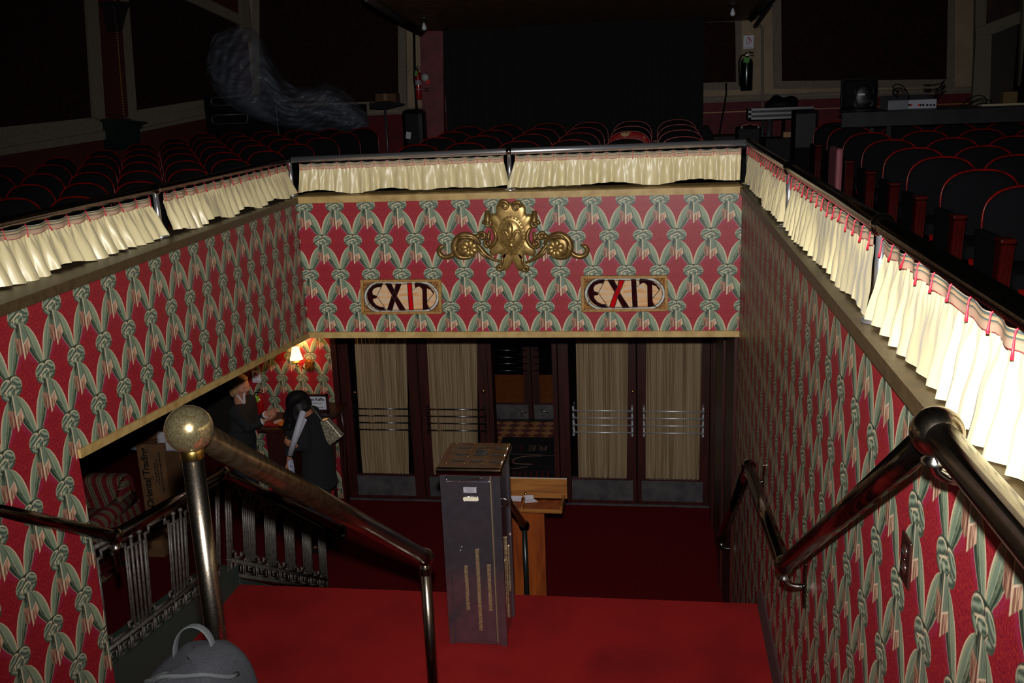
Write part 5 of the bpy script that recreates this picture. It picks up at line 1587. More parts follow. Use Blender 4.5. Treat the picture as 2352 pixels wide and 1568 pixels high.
# doorway wall at the far right
xE = px(2240, 150, y=YW-.2).x
we = MB()
quadw(we, [(2237, -30), (2262, -30), (2254, 255), (2232, 258)], YW-.3, .1)
quadw(we, [(2237, 80), (2273, 80), (2268, 250), (2228, 252)], YW-.35, .1)
quadw(we, [(2345, -30), (2380, -30), (2380, 260), (2336, 250)], YW-.5, .1)
quadw(we, [(2236, 66), (2360, 18), (2360, 45), (2274, 80), (2236, 80)], YW-.4, .1)
struct('door_frame_auditorium', outward(we), mat('grey_cream_trim', (120, 112, 96), .8))
struct('door_7', outward(quadw(MB(), [(2268, 78), (2350, 46), (2345, 255), (2266, 252)], YW-.25, .05)), mat('dark_brown_door', (52, 42, 34), .7))
dr = quadw(MB(), [(2240, -30), (2352, -30), (2352, 20), (2240, 66)], YW-.28, .05)
struct('door_transom', outward(dr), mat('dark_red_glow', (40, 12, 8), .5, noise=(5, (80, 26, 6), .5, .7)))  # dark red area above the door, its lamp glow painted as orange patches
struct('wall_auditorium_right', MB().box((xR_+.35, 3, 1.2), (xR_+.5, YW, TOPZ)), M_panel)
struct('wall_auditorium_rear_side', MB().box((xR_+.0, YW-.25, WBOT), (xR_+.5, YW+.1, TOPZ)), mat('warm_grey_wall', (90, 82, 70), .8))  # one even warm grey over the side wall

# left hand side wall, oblique
A_ = px(575, 150, y=YW); B_ = px(-70, 150, y=11.2)
nL = Vector((A_.y-B_.y, -(A_.x-B_.x), 0)).normalized()
if nL.x < 0: nL = -nL
def pl(u, v, off=0.0):
    d = CR*((u-W/2)/FPX) - CU*((v-H/2)/FPX) + _f
    t = (nL.dot(Vector((A_.x, A_.y, 0)))+off-nL.dot(EYE))/nL.dot(d)
    return EYE+d*t
def slabL(mb, pts, off, th):
    mb.prism([tuple(pl(u, v, off)) for u, v in pts], tuple(nL*th)); return mb
dirL = (A_-B_); dirL.z = 0; dirL.normalize()
P0 = Vector((A_.x, A_.y, 0))+dirL*.2; P1_ = Vector((B_.x, B_.y, 0))-dirL*2
mb = MB().hexa([(P0.x, P0.y, 1.0), (P1_.x, P1_.y, 1.0), tuple((P1_-nL*.2)+Vector((0, 0, 1.0))), tuple((P0-nL*.2)+Vector((0, 0, 1.0)))], [(P0.x, P0.y, TOPZ+.8), (P1_.x, P1_.y, TOPZ+.8), tuple((P1_-nL*.2)+Vector((0, 0, TOPZ+.8))), tuple((P0-nL*.2)+Vector((0, 0, TOPZ+.8)))])
struct('wall_auditorium_left', outward(mb), M_redw)
pn = MB()
slabL(pn, [(-40, -30), (188, -30), (208, 270), (-40, 296)], .01, .02)
slabL(pn, [(288, -30), (420, -8), (540, 46), (545, 215), (308, 252)], .01, .02)
struct('wall_panel_left', outward(pn), M_panel)
fm = MB()
slabL(fm, [(188, -30), (216, -30), (236, 282), (207, 268)], .01, .06)
slabL(fm, [(-40, 296), (207, 270), (232, 284), (-40, 318)], .01, .06)
slabL(fm, [(-40, 318), (232, 284), (234, 300), (-40, 346)], .01, .03)
slabL(fm, [(-40, 346), (234, 300), (234, 320), (-40, 362)], .01, .08)
slabL(fm, [(265, -30), (287, -30), (308, 255), (302, 276), (285, 270)], .01, .06)
slabL(fm, [(304, 254), (545, 216), (545, 228), (300, 276)], .01, .05)
slabL(fm, [(300, 276), (545, 230), (545, 246), (300, 298)], .01, .03)
slabL(fm, [(300, 298), (545, 246), (545, 256), (300, 306)], .01, .08)
slabL(fm, [(412, -30), (430, -22), (556, 40), (548, 58), (420, 0)], .01, .06)
slabL(fm, [(545, -30), (596, -30), (600, 95), (562, 98), (548, 58)], .01, .09)
struct('trim_10', outward(fm), M_frameC)
ps = MB()
slabL(ps, [(218, -30), (262, -30), (284, 268), (238, 262)], .02, .10)
struct('pilaster', outward(ps), M_redw)
bd2 = MB()
for i in range(46):
    q = pl(262+22*i/45, -10+272*i/45, .14); bd2.ball(q, .014, 6, 4)
struct('trim_11', bd2, M_goldl)
ped = thing('pilaster_base', None, None, tuple(pl(265, 345, .1)), kind='structure')
m_ = outward(slabL(MB(), [(236, 290), (296, 296), (298, 345), (240, 345)], .05, .22)); m_.build('block', mat('dark_green_gloss', (22, 40, 36), .3), ped)
m_ = outward(slabL(slabL(MB(), [(228, 273), (304, 281), (302, 286), (230, 279)], .05, .30), [(232, 279), (300, 286), (297, 296), (236, 290)], .05, .25)); m_.build('cap', bpy.data.materials['dark_green_gloss'], ped)
cb_ = thing('wall_bracket', 'dark carved corbel bracket high on the left wall pilaster', 'bracket', tuple(pl(255, 78, .2)))
outward(slabL(MB(), [(228, 10), (277, 10), (268, 26), (262, 48), (256, 74), (244, 74), (238, 48), (236, 26)], .12, .22)).build('corbel', M_dark, cb_, bev=.02)
outward(slabL(MB(), [(226, 6), (279, 8), (278, 14), (226, 13)], .12, .26)).build('shelf', M_dark, cb_)

# red end wall, black drape and soffit
YK = 14.8
struct('door_8', outward(quadw(MB(), [(968, 72), (1021, 72), (1024, 330), (976, 330)], YK, .12)), mat('red_end_wall', (110, 34, 42), .6, noise=(6, (90, 26, 34), .4, .6)))
dx0, dx1 = px(1021, 150, y=YK-.06).x, px(1616, 150, y=YK-.06).x
M_drape = mat('black_drape', (9, 8, 8), .95)
zt_d = px(1300, -25, y=YK).z
dp = MB().grid(160, 12, lambda s, t: Vector((dx0+(dx1-dx0)*s, YK-.10+.035*math.sin(s*95+2*math.sin(s*7))*(.4+.6*t), zt_d+(OF(YK)+.01-zt_d)*t)))
o = dp.build('black_drape', M_drape, solid=.01); tag(o, 'huge black drape closing the middle of the far wall', 'drape')
q0 = px(1622, 300, y=YK-.4); q0.z = OF(YK-.4)+.2
o = MB().grid(24, 16, lambda s, t: q0+Vector((.16*math.cos(2*PI*s)*(1-.25*t*t)*math.cos(t*PI/2.05), .16*math.sin(2*PI*s)*math.cos(t*PI/2.05), -.2+.62*math.sin(t*PI/2)+.02*math.sin(7*s*2*PI)))).build('drape_bundle', M_drape); tag(o, 'bundle of black cloth heaped at the right foot of the drape', 'cloth')
zs = px(990, 74, y=YK+.2).z
sf = MB(); P = [px(u, v, z=zs) for u, v in ((962, 74), (1740, 38), (1790, -25), (790, -40))]
P = [px(962, 74, y=YK+.3), px(1735, 40, y=YK+.3)]
zs = (P[0].z+P[1].z)/2
s0_ = px(962, 74, z=zs); 
pts = [Vector((s0_.x, YW, zs)), Vector((px(1735, 40, y=YW).x, YW, zs)), px(1780, -25, z=zs), px(800, -32, z=zs)]
sf.prism([tuple(q) for q in pts], (0, 0, .35))
struct('ceiling_soffit', outward(sf), mat('mottled_soffit', (104, 68, 36), .6, noise=(7, (150, 100, 52), .45, .65)))
rim = MB().tube([px(968, 76, z=zs-.03), px(840, -8, z=zs-.03)], .05, 4).tube([px(1725, 42, z=zs-.03), px(1772, -10, z=zs-.03)], .05, 4)
struct('trim_12', rim, M_dark)
M_bulb = mat('unlit_bulb', (196, 200, 206), .08, coat=.6)
for i, ((u, v), lab) in enumerate((((974, 60), 'bare bulb under the soffit left of the drape, above the red end wall'), ((1683, 27), 'bare bulb under the soffit right of the drape'))):
    q = px(u, v, z=zs-.10)
    t0 = thing('light_bulb', lab, 'light bulb', tuple(q), 'bare bulbs under the soffit')
    MB().lathe([(0, -.052), (.02, -.047), (.030, -.028), (.030, -.012), (.018, .014), (.013, .03), (.012, .04)], q, 16).build('glass', M_bulb, t0)
    MB().lathe([(.014, .035), (.015, .07), (.06, .075), (.06, max(.08, zs-q.z))], q, 16).build('socket', M_dark, t0)

# wall fittings
ext_sign('white fire extinguisher sign on the cream wall, upper right', (1708, 82), .15, .195, YW-.08)
extinguisher('large dark steel fire extinguisher hanging on the cream wall, upper right', (1718, 119), (1714, 208), .19, YW-.16, metal('dark_steel_cylinder', (70, 74, 76), .22), M_green, None)
extinguisher('small red fire extinguisher with a pale label left of the red end wall', (962, 152), (963, 229), .115, YW-.075, M_fe, M_green, mat('pale_label', (150, 146, 150), .5))
def pipe(label, pts, r, m_, name='conduit', cat='pipe', group=None):
    o = MB().tube(pts, r, 10).build(name, m_); return tag(o, label, cat, group)
pipe('black cable running down the cream wall beside the small red extinguisher', [px(u, v, y=YW-.1) for u, v in ((951, 76), (952, 140), (953, 180), (956, 235), (958, 262))], .022, M_hose, 'cable', 'cable')
pipe('cream conduit pipe with an elbow running down the right cream wall', [px(u, v, y=YW-.06) for u, v in ((1736, 58), (1746, 59), (1751, 64), (1751, 130), (1751, 232), (1752, 262))], .022, M_frameC)
pipe('black pipe sloping up under the soffit corner at upper right', [px(1735, 60, y=YW-.2), px(1770, 8, y=YW-1.4)], .035, M_dark, 'pipe')
pipe('black cable hanging down the maroon dado right of the drape', [px(u, v, y=YW-.12) for u, v in ((1668, 190), (1668, 215), (1662, 255), (1655, 290), (1651, 318))], .014, M_hose, 'cable', 'cable')
d8 = bpy.context.scene.objects['door_8']; ORG[d8.name] = Vector(d8.location)
MB().lathe([(0, .05), (.05, .04), (.06, .02), (.03, 0)], px(977, 178, y=YK-.12), 14, axis=(0, -1, 0)).build('door_knob', mat('grey_knob', (170, 170, 166), .3), d8)
MB().lathe([(0, .03), (.02, .03), (.028, 0)], px(980, 206, y=YK-.12), 12, axis=(0, -1, 0)).build('door_lock', M_brass, d8)
st5 = px(982, 187, y=YK-.12)
outward(MB().prism([(st5.x+(.055 if i % 2 else .022)*math.cos(i*PI/6)*1.2, st5.y, st5.z+(.05 if i % 2 else .02)*math.sin(i*PI/6)) for i in range(12)], (0, -.008, 0))).build('star_sticker', mat('bright_red', (214, 16, 20), .6), d8, label='bright red star shaped sticker')

# ------------------------------------------------------------------ theatre seats
M_fab = mat('seat_cloth', (15, 15, 17), .95, spec=.05, noise=(300, (20, 20, 23), .45, .6))
M_rim = mat('red_lacquer', (120, 12, 9), .24, spec=.22, noise=(20, (84, 8, 6), .4, .6))
M_std = mat('red_brown_standard', (64, 10, 8), .25, spec=.45, noise=(18, (56, 8, 6), .4, .6))


def make_seat(name, label, w=.50):
    t0 = thing(name, label, 'seat', (0, 0, 0))
    hw = w/2-.012; zs_, za = .66, .85
    def arc(t, ins=0.0):                       # t 0..1 from left foot over the top to the right foot
        a = PI*(1-t)
        ca, sa = math.cos(a), math.sin(a)
        x = (hw-ins)*math.copysign(abs(ca)**.80, ca)
        z = .67+(za-.67-ins)*abs(sa)**.80
        return x, z
    T_ = [i/28 for i in range(29)]
    ol = [(-hw, .40)]+[arc(t) for t in T_]+[(hw, .40)]
    rim = [Vector((x, .035+.06*(z-.4), z)) for x, z in [(-hw, .40), (-hw, .55)]+[arc(t) for t in T_]+[(hw, .55), (hw, .40)]]
    MB().tube(rim, .0065, 8).build('back_rim', M_rim, t0)
    il = [(-hw+.006, .40)]+[arc(t, .006) for t in T_]+[(hw-.006, .40)]
    cx, cz = 0, .62
    bk = MB()
    vs = []
    for s, d in ((1, .045), (1, .012), (.93, -.004), (.6, -.016), (.05, -.02)):
        vs += [Vector((x*s, d+.06*((cz+(z-cz)*s)-.4)+.02, cz+(z-cz)*s)) for x, z in il]
    n = len(il)
    bk.add(vs, [(l*n+i, l*n+(i+1) % n, (l+1)*n+(i+1) % n, (l+1)*n+i) for l in range(4) for i in range(n)]+[tuple(4*n+i for i in range(n))]+[tuple(range(n))], True)
    bk.build('backrest', M_fab, t0)
    bm = bmesh.new(); bmesh.ops.create_cube(bm, size=1); bmesh.ops.scale(bm, vec=(w-.06, .44, .09), verts=bm.verts)
    bmesh.ops.bevel(bm, geom=bm.edges[:], offset=.03, segments=3, affect='EDGES', profile=.5)
    MB().bm(bm, Matrix.Translation((0, -.22, .42)), True).build('seat_cushion', M_fab, t0)
    MB().tube([(-w/2+.05, -.452, .375), (-w/4, -.464, .378), (0, -.468, .379), (w/4, -.464, .378), (w/2-.05, -.452, .375)], .022, 8, flat=(1, .6)).build('front_rail', M_rim, t0)
    st_ = MB(); x0 = -w/2
    pf = [(-.30, 0), (-.40, 0), (-.395, .10), (-.375, .30), (-.385, .48), (-.405, .61), (-.32, .62), (-.305, .3)]
    st_.prism([(x0-.034, y, z) for y, z in pf], (.068, 0, 0))
    for k in (-.024, 0, .024):
        for (y0_, z0_), (y1_, z1_) in zip(pf[1:5], pf[2:6]): st_.tube([(x0+k, y0_-.001, z0_), (x0+k, y1_-.001, z1_)], .0095, 6)
    outward(st_).build('end_standard', M_std, t0)
    MB().prism([(x0-.018, y, z) for y, z in ((-.31, .04), (.05, .04), (.05, .60), (-.31, .59))], (.036, 0, 0)).build('side_panel', M_fab, t0)
    MB().bbox((x0, -.36, .628), (.082, .105, .026), bev=.010).build('arm_cap', M_std, t0)
    MB().bbox((x0, -.13, .615), (.055, .36, .03), bev=.010).build('armrest', M_fab, t0)
    return t0

SEATS = []
GRP = {'left': 'seats in the left block', 'centre': 'seats in the middle block', 'right': 'seats in the right block'}
ORD = ['first', 'second', 'third', 'fourth', 'fifth', 'sixth', 'seventh', 'eighth', 'ninth', 'tenth', 'eleventh']
proto = make_seat('theatre_seat', 'x')


def put(x, y, block, label, first=[True], rz=0.0):
    if first[0]: o = proto; first[0] = False
    else: o = copy_tree(proto)
    o.location = (x, y, OF(y)); o.rotation_euler = (0, 0, rz)
    o.scale = ({'left': .90, 'centre': 1.0, 'right': .955}[block], 1, 1)
    o['label'] = label; o['group'] = GRP[block]
    return o

# right block: rows going away from the railing, columns counted from the aisle by the railing
RY = [5.45, 6.22, 7.02, 7.72, 8.48, 9.30, 10.10, 10.92]
for r, y in enumerate(RY):
    for cidx in range(9):
        x = 1.965-.012*(y-6.2)*.8+.485*cidx
        u = 1176+2218*(x*CR.x+y*CR.y)/(y*.957+.2+x*-.146)
        if u > 2460: continue
        put(x, y, 'right', 'black cloth red rimmed seat, right block, %s row from camera, %s from aisle' % (ORD[r], ORD[cidx]))
CX = [-2.35, -1.87, -1.33, -.81, -.27, .27]
CY = [(9.58, 9), (10.50, 10), (11.35, 11), (12.28, 12)]
for r, (y, _) in enumerate(CY):
    for cidx, x in enumerate(CX):
        if r == 1 and cidx == 4: continue
        put(x+.0, y+.06*math.sin(cidx), 'centre', 'black cloth red rimmed seat, middle block, %s row from railing, %s from left' % (ORD[r], ORD[cidx]))
for r in range(9):
    y = 6.02+.845*r
    for cidx in range(6):
        x = -3.88-.455*cidx+(.0 if r % 2 else .0)
        u = 1176+2218*(x*CR.x+y*CR.y)/(y*.957+.2+x*-.146)
        if u < -140 or (r > 8 and cidx < 0): continue
        if r >= 9 and cidx > 4: continue
        put(x, y, 'left', 'black cloth red rimmed seat, left block, %s row from railing, %s from aisle' % (ORD[r], ORD[cidx]))
# the damaged seat
dmg = copy_tree(proto); dmg.location = (-.27, 10.5, OF(10.5)); dmg.name = 'damaged_seat'
dmg['label'] = 'seat with a bare red back, its cloth torn off the top, middle block'; dmg['group'] = GRP['centre']
M_torn = mat('torn_red_back', (128, 16, 12), .5, noise=(7, (170, 140, 96), .56, .60))
for ch in dmg.children:
    if ch.name.startswith('backrest'):
        ch.data = ch.data.copy(); ch.data.materials.clear(); ch.data.materials.append(M_torn); ch['label'] = 'torn red seat back showing bare board'
tp = px(1912, 330, y=9.4)
o = MB().bbox((tp.x, 9.2, OF(9.4)+.52), (.06, .40, .44), bev=.028).build('tipped_seat', mat('faded_red_board', (150, 84, 92), .6)); tag(o, 'faded pinkish seat board standing tipped up in the aisle of the right block', 'seat board')

# ------------------------------------------------------------------ things along the back of the hall
M_blkp = mat('black_lacquer', (9, 8, 8), .4, spec=.25); M_grey = mat('grey_metal_trim', (84, 84, 86), .4, .6); M_dkgrey = mat('dark_grey_plastic', (28, 29, 32), .5, spec=.2)
# black organ cabinet under the plastic
YO = 14.5
o0 = px(466, 222, y=YO); o1 = px(640, 300, y=YO)
og = thing('organ_cabinet', 'black cabinet with rounded slot panels half covered by the plastic sheet', 'cabinet', (o0.x, YO, OF(YO)))
MB().box((o0.x, YO, OF(YO)), (o1.x, YO+.7, o0.z)).build('cabinet', M_blkp, og, bev=.01)
for (ua, va, ub, vb) in ((484, 224, 562, 240), (486, 265, 571, 282)):
    a = px(ua, va, y=YO); b = px(ub, vb, y=YO)
    MB().tube([(x, YO-.008, z) for x, z in oval((a.x+b.x)/2, (a.z+b.z)/2, b.x-a.x, a.z-b.z, 10)]+[((a.x+b.x)/2+(b.x-a.x)/2-(a.z-b.z)/2, YO-.008, a.z)], .012, 6).build('slot_panel', M_grey, og)
dk2 = thing('organ_console', 'dark organ console with a pale shelf line seen through the plastic sheet', 'organ', (o1.x, YO+.05, OF(YO)))
a = px(644, 215, y=YO+.1); b = px(812, 300, y=YO+.1)
MB().box((a.x, YO+.1, OF(YO)), (b.x, YO+.9, px(700, 245, y=YO+.1).z)).build('case', M_blkp, dk2, bev=.01)
MB().box((px(580, 230, y=YO).x, YO+.02, px(650, 233, y=YO).z), (px(752, 230, y=YO).x, YO+.10, px(650, 228, y=YO).z)).build('music_shelf', mat('tan_wood', (84, 54, 32), .6), dk2)
M_poly = mat('clear_plastic_sheet', (150, 160, 178), .22, spec=.7, alpha=.30)
prof_u = [(482, 175, 92), (490, 208, 78), (520, 246, 68), (545, 258, 61), (580, 272, 62), (603, 280, 88), (630, 288, 140), (650, 292, 178), (680, 298, 200), (720, 303, 198), (752, 306, 187), (790, 306, 206), (822, 300, 236), (846, 292, 264)]
su = np.array([p[0] for p in prof_u], float); sb = np.array([p[1] for p in prof_u], float); stt_ = np.array([p[2] for p in prof_u], float)
rr = random.Random(5); wr = [(rr.uniform(6, 26), rr.uniform(4, 22), rr.uniform(0, 6), rr.uniform(0, 6)) for _ in range(9)]
def sheet(s, t):
    u = 474+(848-474)*s
    v1 = float(np.interp(u, su, stt_)); v0 = float(np.interp(u, su, sb))
    if s < .03: v1 += (130-v1)*(1-s/.03)
    v = v1+(v0-v1)*t
    bulge = math.sin(PI*min(1, t*1.0))**.6
    y = YO+.35-.75*bulge*math.sin(PI*s)**.5-.25*t+.016*sum(abs(math.sin(a_*s*2.4+b_*t*1.3+p_+1.5*math.sin(b_*s)))*2*math.cos(b_*s-a_*t*.6+q_) for a_, b_, p_, q_ in wr)
    return px(u, v, y=y)
o = MB().grid(120, 70, sheet).build('plastic_sheet', M_poly); tag(o, 'crinkled clear plastic sheet draped in a tall hump over the organ, upper left', 'plastic sheet')
ms = thing('music_stand', 'black music stand with a tilted desk against the left cream wall', 'music stand', tuple(px(885, 300, y=14.2)))
q = [px(u, v, y=14.2) for u, v in ((848, 236), (888, 231), (931, 239), (886, 250), (849, 249))]
outward(MB().prism([tuple(p) for p in q], (0, .05, 0))).build('desk', M_blkp, ms)
s_ = px(884, 248, y=14.2); MB().tube([s_, (s_.x, s_.y, OF(14.2))], .018, 10).build('post', M_grey, ms)
for a in (0, 2.1, 4.2): MB().tube([(s_.x, s_.y, OF(14.2)+.2), (s_.x+.28*math.cos(a), s_.y+.28*math.sin(a), OF(14.2)+.015)], .012, 6).build('leg', M_grey, ms)
bxq = px(863, 236, y=YW-.35); bx2 = px(908, 214, y=YW-.35)
bt = thing('cardboard_box', 'brown carton on the ledge behind the black music stand', 'box', (bxq.x, YW-.35, bxq.z))
MB().box((bxq.x, YW-.35, bxq.z-.05), (bx2.x, YW-.08, bx2.z)).build('carton', mat('dull_cardboard', (92, 62, 44), .9), bt)
MB().box(((bxq.x+bx2.x)/2-.03, YW-.353, bxq.z-.04), ((bxq.x+bx2.x)/2+.03, YW-.35, bx2.z)).build('tape', mat('tan_tape', (120, 92, 60), .5), bt)
struct('ledge', MB().box((px(852, 240, y=YW).x, YW-.40, bxq.z-.09), (px(915, 240, y=YW).x, YW-.05, bxq.z-.05)), M_frameC)
cs = thing('upright_case', 'tall black case with rounded top and a white tag, by the red end wall', 'case', tuple(px(945, 330, y=14.3)))
c0 = px(921, 252, y=14.3); c1 = px(972, 250, y=14.3)
MB().bbox(((c0.x+c1.x)/2, 14.4, (c0.z+OF(14.3))/2), (c1.x-c0.x, .28, c0.z-OF(14.3)), bev=.07).build('shell', M_blkp, cs)
tq = px(938, 311, y=14.25); MB().bbox((tq.x, 14.255, tq.z), (.075, .006, .10), R=Matrix.Rotation(.2, 3, 'Y')).build('tag', M_paper, cs)

# right hand side: flight case, amplifier, table with desk gear
YC = 13.6
fcz = px(1720, 275, y=YC); fct = px(1720, 250, y=YC); fcr = px(1868, 250, y=YC)
fc = thing('keyboard_case', 'long black keyboard flight case edged in silver on a stand, upper right', 'flight case', (fcz.x, YC, fcz.z))
MB().box((fcz.x, YC, fcz.z), (fcr.x, YC+.42, fct.z)).build('case', M_blkp, fc)
for z_ in (fcz.z, fct.z-.025, (fcz.z+fct.z)/2-.012): MB().box((fcz.x-.008, YC-.012, z_), (fcr.x+.008, YC, z_+.028)).build('edge_strip', M_grey, fc)
MB().box((fcz.x-.01, YC-.012, fcz.z), (fcz.x+.03, YC, fct.z)).build('corner', M_grey, fc)
rv = MB()
for i in range(16): rv.ball((fcz.x+.06+i*(fcr.x-fcz.x-.1)/15, YC-.012, fct.z-.045), .008, 6, 4)
rv.build('rivets', M_chrome, fc)
for u in (1753, 1768, 1800):
    q = px(u, 277, y=YC+.1); MB().tube([(q.x, YC+.1, fcz.z), (q.x-.03, YC+.1, OF(YC))], .022 if u != 1768 else .04, 8).build('stand_leg', M_grey if u != 1800 else M_blkp, fc)
dg0 = px(1795, 240, y=YC+.1)
dg = MB().ball(dg0+Vector((0, .1, .0)), .15, 20, 12, sc=(1.4, 1, .62)).ball(dg0+Vector((-.06, .1, .07)), .07, 14, 10, sc=(1.1, 1, .9)).ball(dg0+Vector((.13, .1, .03)), .09, 14, 10, sc=(1.2, 1, .9))
dgo = thing('gig_bag', 'slumped black bag lying on the keyboard flight case', 'bag', (dg0.x, YC+.1, dg0.z-.1)); soft(dg, 'bag', M_hose, dgo, .02)
am0 = px(1693, 292, y=12.6); am1 = px(1748, 345, y=12.6)
am = thing('amplifier', 'black amplifier box with metal corners behind the railing corner post', 'amplifier', (am0.x, 12.6, OF(12.6)))
MB().bbox(((am0.x+am1.x)/2, 12.75, (am0.z+OF(12.6))/2), (am1.x-am0.x, .3, am0.z-OF(12.6)), bev=.03).build('cabinet', M_hose, am)
for q in (px(1704, 293, y=12.58), px(1742, 292, y=12.58)): MB().bbox(tuple(q), (.035, .035, .035), bev=.01).build('corner', M_grey, am)
MB().tube([px(1700, 290, y=12.6), px(1722, 284, y=12.7), px(1745, 288, y=12.6)], .014, 8).build('handle', mat('dark_red_handle', (96, 8, 8), .4), am)
cbx = px(1828, 254, y=12.4); cby = px(1880, 254, y=12.4)
sp_k = thing('speaker_cabinet', 'tall dark speaker cabinet left of the right seat block', 'speaker', (cbx.x, 12.4, OF(12.4)))
MB().bbox(((cbx.x+cby.x)/2, 12.6, (cbx.z+OF(12.4))/2), (cby.x-cbx.x, .4, cbx.z-OF(12.4)), bev=.02).build('cabinet', mat('black_tolex', (12, 13, 13), .8, spec=.1), sp_k)
gr_ = px(1845, 300, y=12.39); MB().box((gr_.x-.09, 12.385, gr_.z-.2), (gr_.x+.14, 12.4, gr_.z+.2)).build('grille', M_dkgrey, sp_k)
rk = px(1757, 318, y=13.1); rk1 = px(1828, 318, y=13.1)
o = MB().bbox(((rk.x+rk1.x)/2, 13.3, (rk.z+OF(13.1))/2), (rk1.x-rk.x, .5, rk.z-OF(13.1)), bev=.01).build('equipment_rack', M_hose); tag(o, 'low black equipment rack carrying the small wooden block', 'rack')
wb = px(1808, 311, y=13.2); o = MB().bbox((wb.x, 13.2, rk.z+.036), (.11, .1, .07), bev=.005).build('wood_block', mat('tan_wood_block', (150, 110, 66), .6)); tag(o, 'small tan wooden block on the low black rack', 'block')
struct('stage_step', MB().box((px(1620, 318, y=YW-.3).x, YW-.8, OF(15)-.1), (px(1760, 318, y=YW-.3).x, YW-.05, px(1650, 314, y=YW-.8).z)), M_dark)
# control table
YT_ = 9.70
tA = px(1934, 259, y=YT_); tB = px(1934, 293, y=YT_); tC = px(2420, 255, y=YT_)
ct = thing('control_table', 'long dark control table set over the rear rows of the right seat block', 'table', (tA.x, YT_, OF(YT_)))
MB().box((tA.x, YT_, tB.z), (tC.x, YT_+.03, tA.z)).build('front_board', mat('worn_black_wood', (34, 33, 36), .6, spec=.2, noise=(5, (24, 23, 26), .4, .6)), ct, bev=.004)
MB().box((tA.x+.12, YT_+.01, tA.z-.03), (tC.x, YT_+.85, tA.z)).build('top', M_blkp, ct)
for x_ in (tA.x+.42, tC.x-.1):
    for y_ in (YT_+.06, YT_+.80): MB().box((x_, y_-.02, OF(y_)), (x_+.04, y_+.02, tA.z-.03)).build('leg', M_blkp, ct)
TZ = tA.z+.001
# monitor seen from behind
YM = YT_+.32
ma, mb_ = px(1941, 181, y=YM), px(2022, 245, y=YM)
mo = thing('crt_monitor', 'bulky black monitor seen from behind on the control table', 'monitor', ((ma.x+mb_.x)/2, YM, TZ))
cxm = (ma.x+mb_.x)/2; wM = mb_.x-ma.x; hM = ma.z-mb_.z
MB().hexa([(ma.x, YM+.16, mb_.z), (mb_.x, YM+.16, mb_.z), (mb_.x, YM+.22, mb_.z), (ma.x, YM+.22, mb_.z)], [(ma.x, YM+.16, ma.z), (mb_.x, YM+.16, ma.z), (mb_.x, YM+.22, ma.z), (ma.x, YM+.22, ma.z)]).build('front_bezel', M_dkgrey, mo, bev=.012)
s1_ = [(-.5, 0), (.5, 0), (.5, 1), (-.5, 1)]
lv = []
for k_, yy, sx, sz, oz in ((0, YM+.16, .96, .95, 0), (1, YM+.05, .84, .82, .0), (2, YM-.05, .58, .62, -.02), (3, YM-.07, .50, .54, -.03)):
    lv.append([(cxm+a*wM*sx, yy, mb_.z+oz+hM*(.5-sz/2)*.6+hM*sz*b) for a, b in s1_])
mm = MB()
for a_, b_ in zip(lv[:-1], lv[1:]): 
    n0 = len(mm.v); mm.add(a_+b_, [(0, 1, 5, 4), (1, 2, 6, 5), (2, 3, 7, 6), (3, 0, 4, 7)])
mm.add(lv[-1], [(0, 1, 2, 3)])
outward(mm).build('rear_shell', M_dkgrey, mo, bev=.012)
MB().ball((cxm-.0, YM-.06, mb_.z+hM*.36), .11, 24, 14, sc=(.85, .25, 1.1)).build('rear_plate', M_blkp, mo)
q = px(1979, 217, y=YM-.10); MB().box((q.x-.03, YM-.098, q.z-.007), (q.x+.03, YM-.092, q.z+.007)).build('label', M_paper, mo)
prn = MB(); rr = random.Random(2)
for i in range(14): prn.box((cxm-.06+.012*i*.8, YM-.094, mb_.z+hM*(.18+.03*(i % 3))), (cxm-.055+.012*i*.8, YM-.089, mb_.z+hM*(.19+.03*(i % 3))))
prn.build('fine_print', mat('grey_print', (150, 140, 140), .6), mo)
MB().lathe([(.13, 0), (.13, .012), (.06, .03), (.05, max(.05, mb_.z-TZ+.02))], (cxm, YM+.05, TZ), 24).build('foot', M_dkgrey, mo)
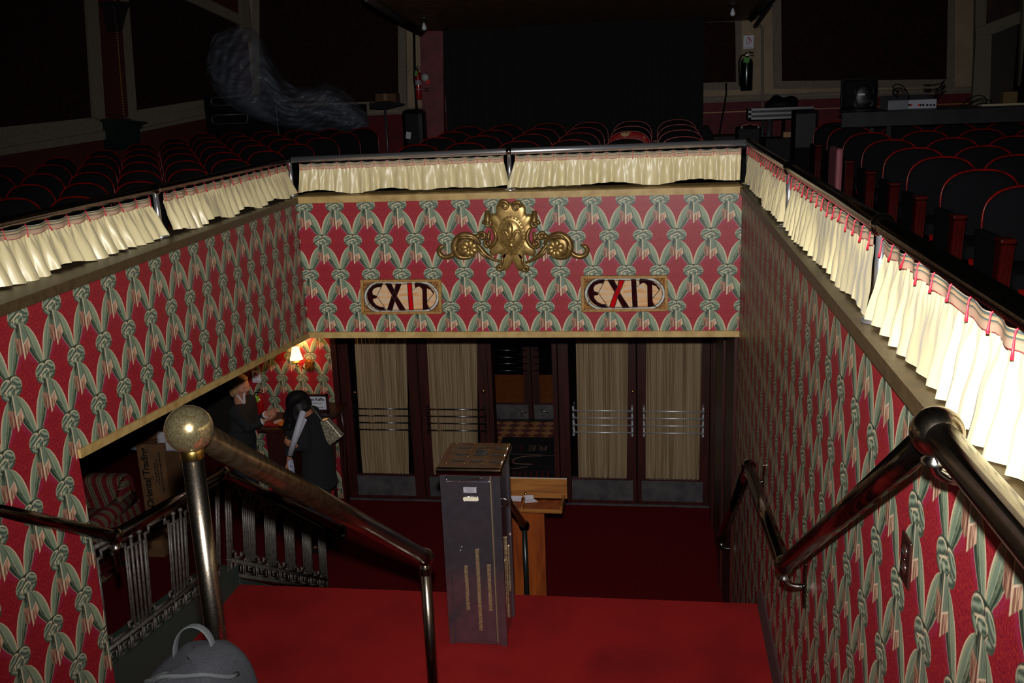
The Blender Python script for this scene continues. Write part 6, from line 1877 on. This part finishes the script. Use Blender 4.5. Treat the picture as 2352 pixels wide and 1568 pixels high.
# mixer and power supply
YX = YT_+.22
x0_, x1_ = px(2040, 240, y=YX), px(2152, 235, y=YX)
mx = thing('audio_mixer', 'grey audio mixer with red and black sockets beside the monitor on the table', 'mixer', (x0_.x, YX, TZ))
zt1_ = px(2090, 229, y=YX).z; xs = px(2087, 235, y=YX).x
MB().hexa([(x0_.x, YX, TZ), (x1_.x, YX, TZ), (x1_.x, YX+.34, TZ), (x0_.x, YX+.34, TZ)], [(x0_.x, YX, zt1_), (x1_.x, YX, zt1_), (x1_.x, YX+.34, zt1_+.04), (x0_.x, YX+.34, zt1_+.04)]).build('housing', mat('grey_painted_steel', (84, 86, 92), .5), mx, bev=.006)
MB().box((xs, YX-.006, TZ+.01), (x1_.x-.005, YX, zt1_-.004)).build('rear_panel', mat('light_grey_panel', (136, 138, 148), .5), mx)
for i, u in enumerate((2089, 2093, 2111, 2115, 2121, 2130, 2138, 2146)):
    q = px(u, 241 if i else 241, y=YX-.01); MB().lathe([(0, .012), (.009, .012), (.011, 0)], (q.x, YX-.004, min(q.z, zt1_-.02)), 12, axis=(0, -1, 0)).build('socket', mat('socket_red', (190, 20, 16), .4) if i in (1, 2) else M_blkp, mx)
def cable(label, P, r=.0055, y=YX, ends=()):
    t0 = thing('cable', label, 'cable', tuple(px(P[0][0], P[0][1], y=y)), 'loose cables on the control table')
    MB().tube([px(u, v, y=y+.03*math.sin(i)) for i, (u, v) in enumerate(smooth_pts(P, 6, False))], r, 8).build('lead', M_hose, t0)
    for a_, b_ in ends: MB().tube([px(*a_, y=y), px(*b_, y=y)], .010, 8).build('plug', M_hose, t0)
cable('upper looped cable rising from the left of the mixer', [(2087, 232), (2085, 215), (2074, 198), (2060, 193), (2051, 199), (2055, 208)], ends=[((2056, 207), (2064, 212))])
cable('lower looped cable rising from the left of the mixer', [(2090, 232), (2084, 213), (2070, 203), (2055, 204), (2050, 212), (2056, 219)], ends=[((2056, 217), (2063, 222))])
cable('upper cable with a plug rising from the right of the mixer', [(2147, 232), (2150, 212), (2162, 196), (2170, 185), (2160, 192), (2140, 196)], ends=[((2122, 196), (2138, 196))])
cable('lower cable with a plug rising from the right of the mixer', [(2149, 232), (2153, 215), (2168, 198), (2171, 194), (2155, 203), (2138, 206)], ends=[((2122, 206), (2138, 206))])
cable('tall arching cable at the right end of the control table', [(2195, 252), (2218, 235), (2243, 219), (2262, 224), (2268, 245)], y=YX+.2)
cable('middle arching cable at the right end of the control table', [(2205, 252), (2230, 236), (2250, 227), (2275, 232), (2283, 247)], y=YX+.22)
cable('low arching cable at the right end of the control table', [(2230, 252), (2245, 240), (2258, 238), (2272, 242), (2280, 248)], y=YX+.18)
q0 = px(2240, 249, y=YX+.15); o = MB().bbox((q0.x+.25, YX+.2, TZ+.012), (.42, .2, .02), bev=.003).build('paper_pad', mat('cream_pad', (150, 138, 116), .8)); tag(o, 'cream paper pad at the right end of the control table', 'pad')
q0 = px(2318, 235, y=YX+.2); o = MB().bbox((q0.x, YX+.22, TZ+.065), (.13, .1, .13), bev=.01).build('yellow_box', mat('dull_yellow', (84, 64, 28), .8)); tag(o, 'small dull yellow box at the far right of the control table', 'box')
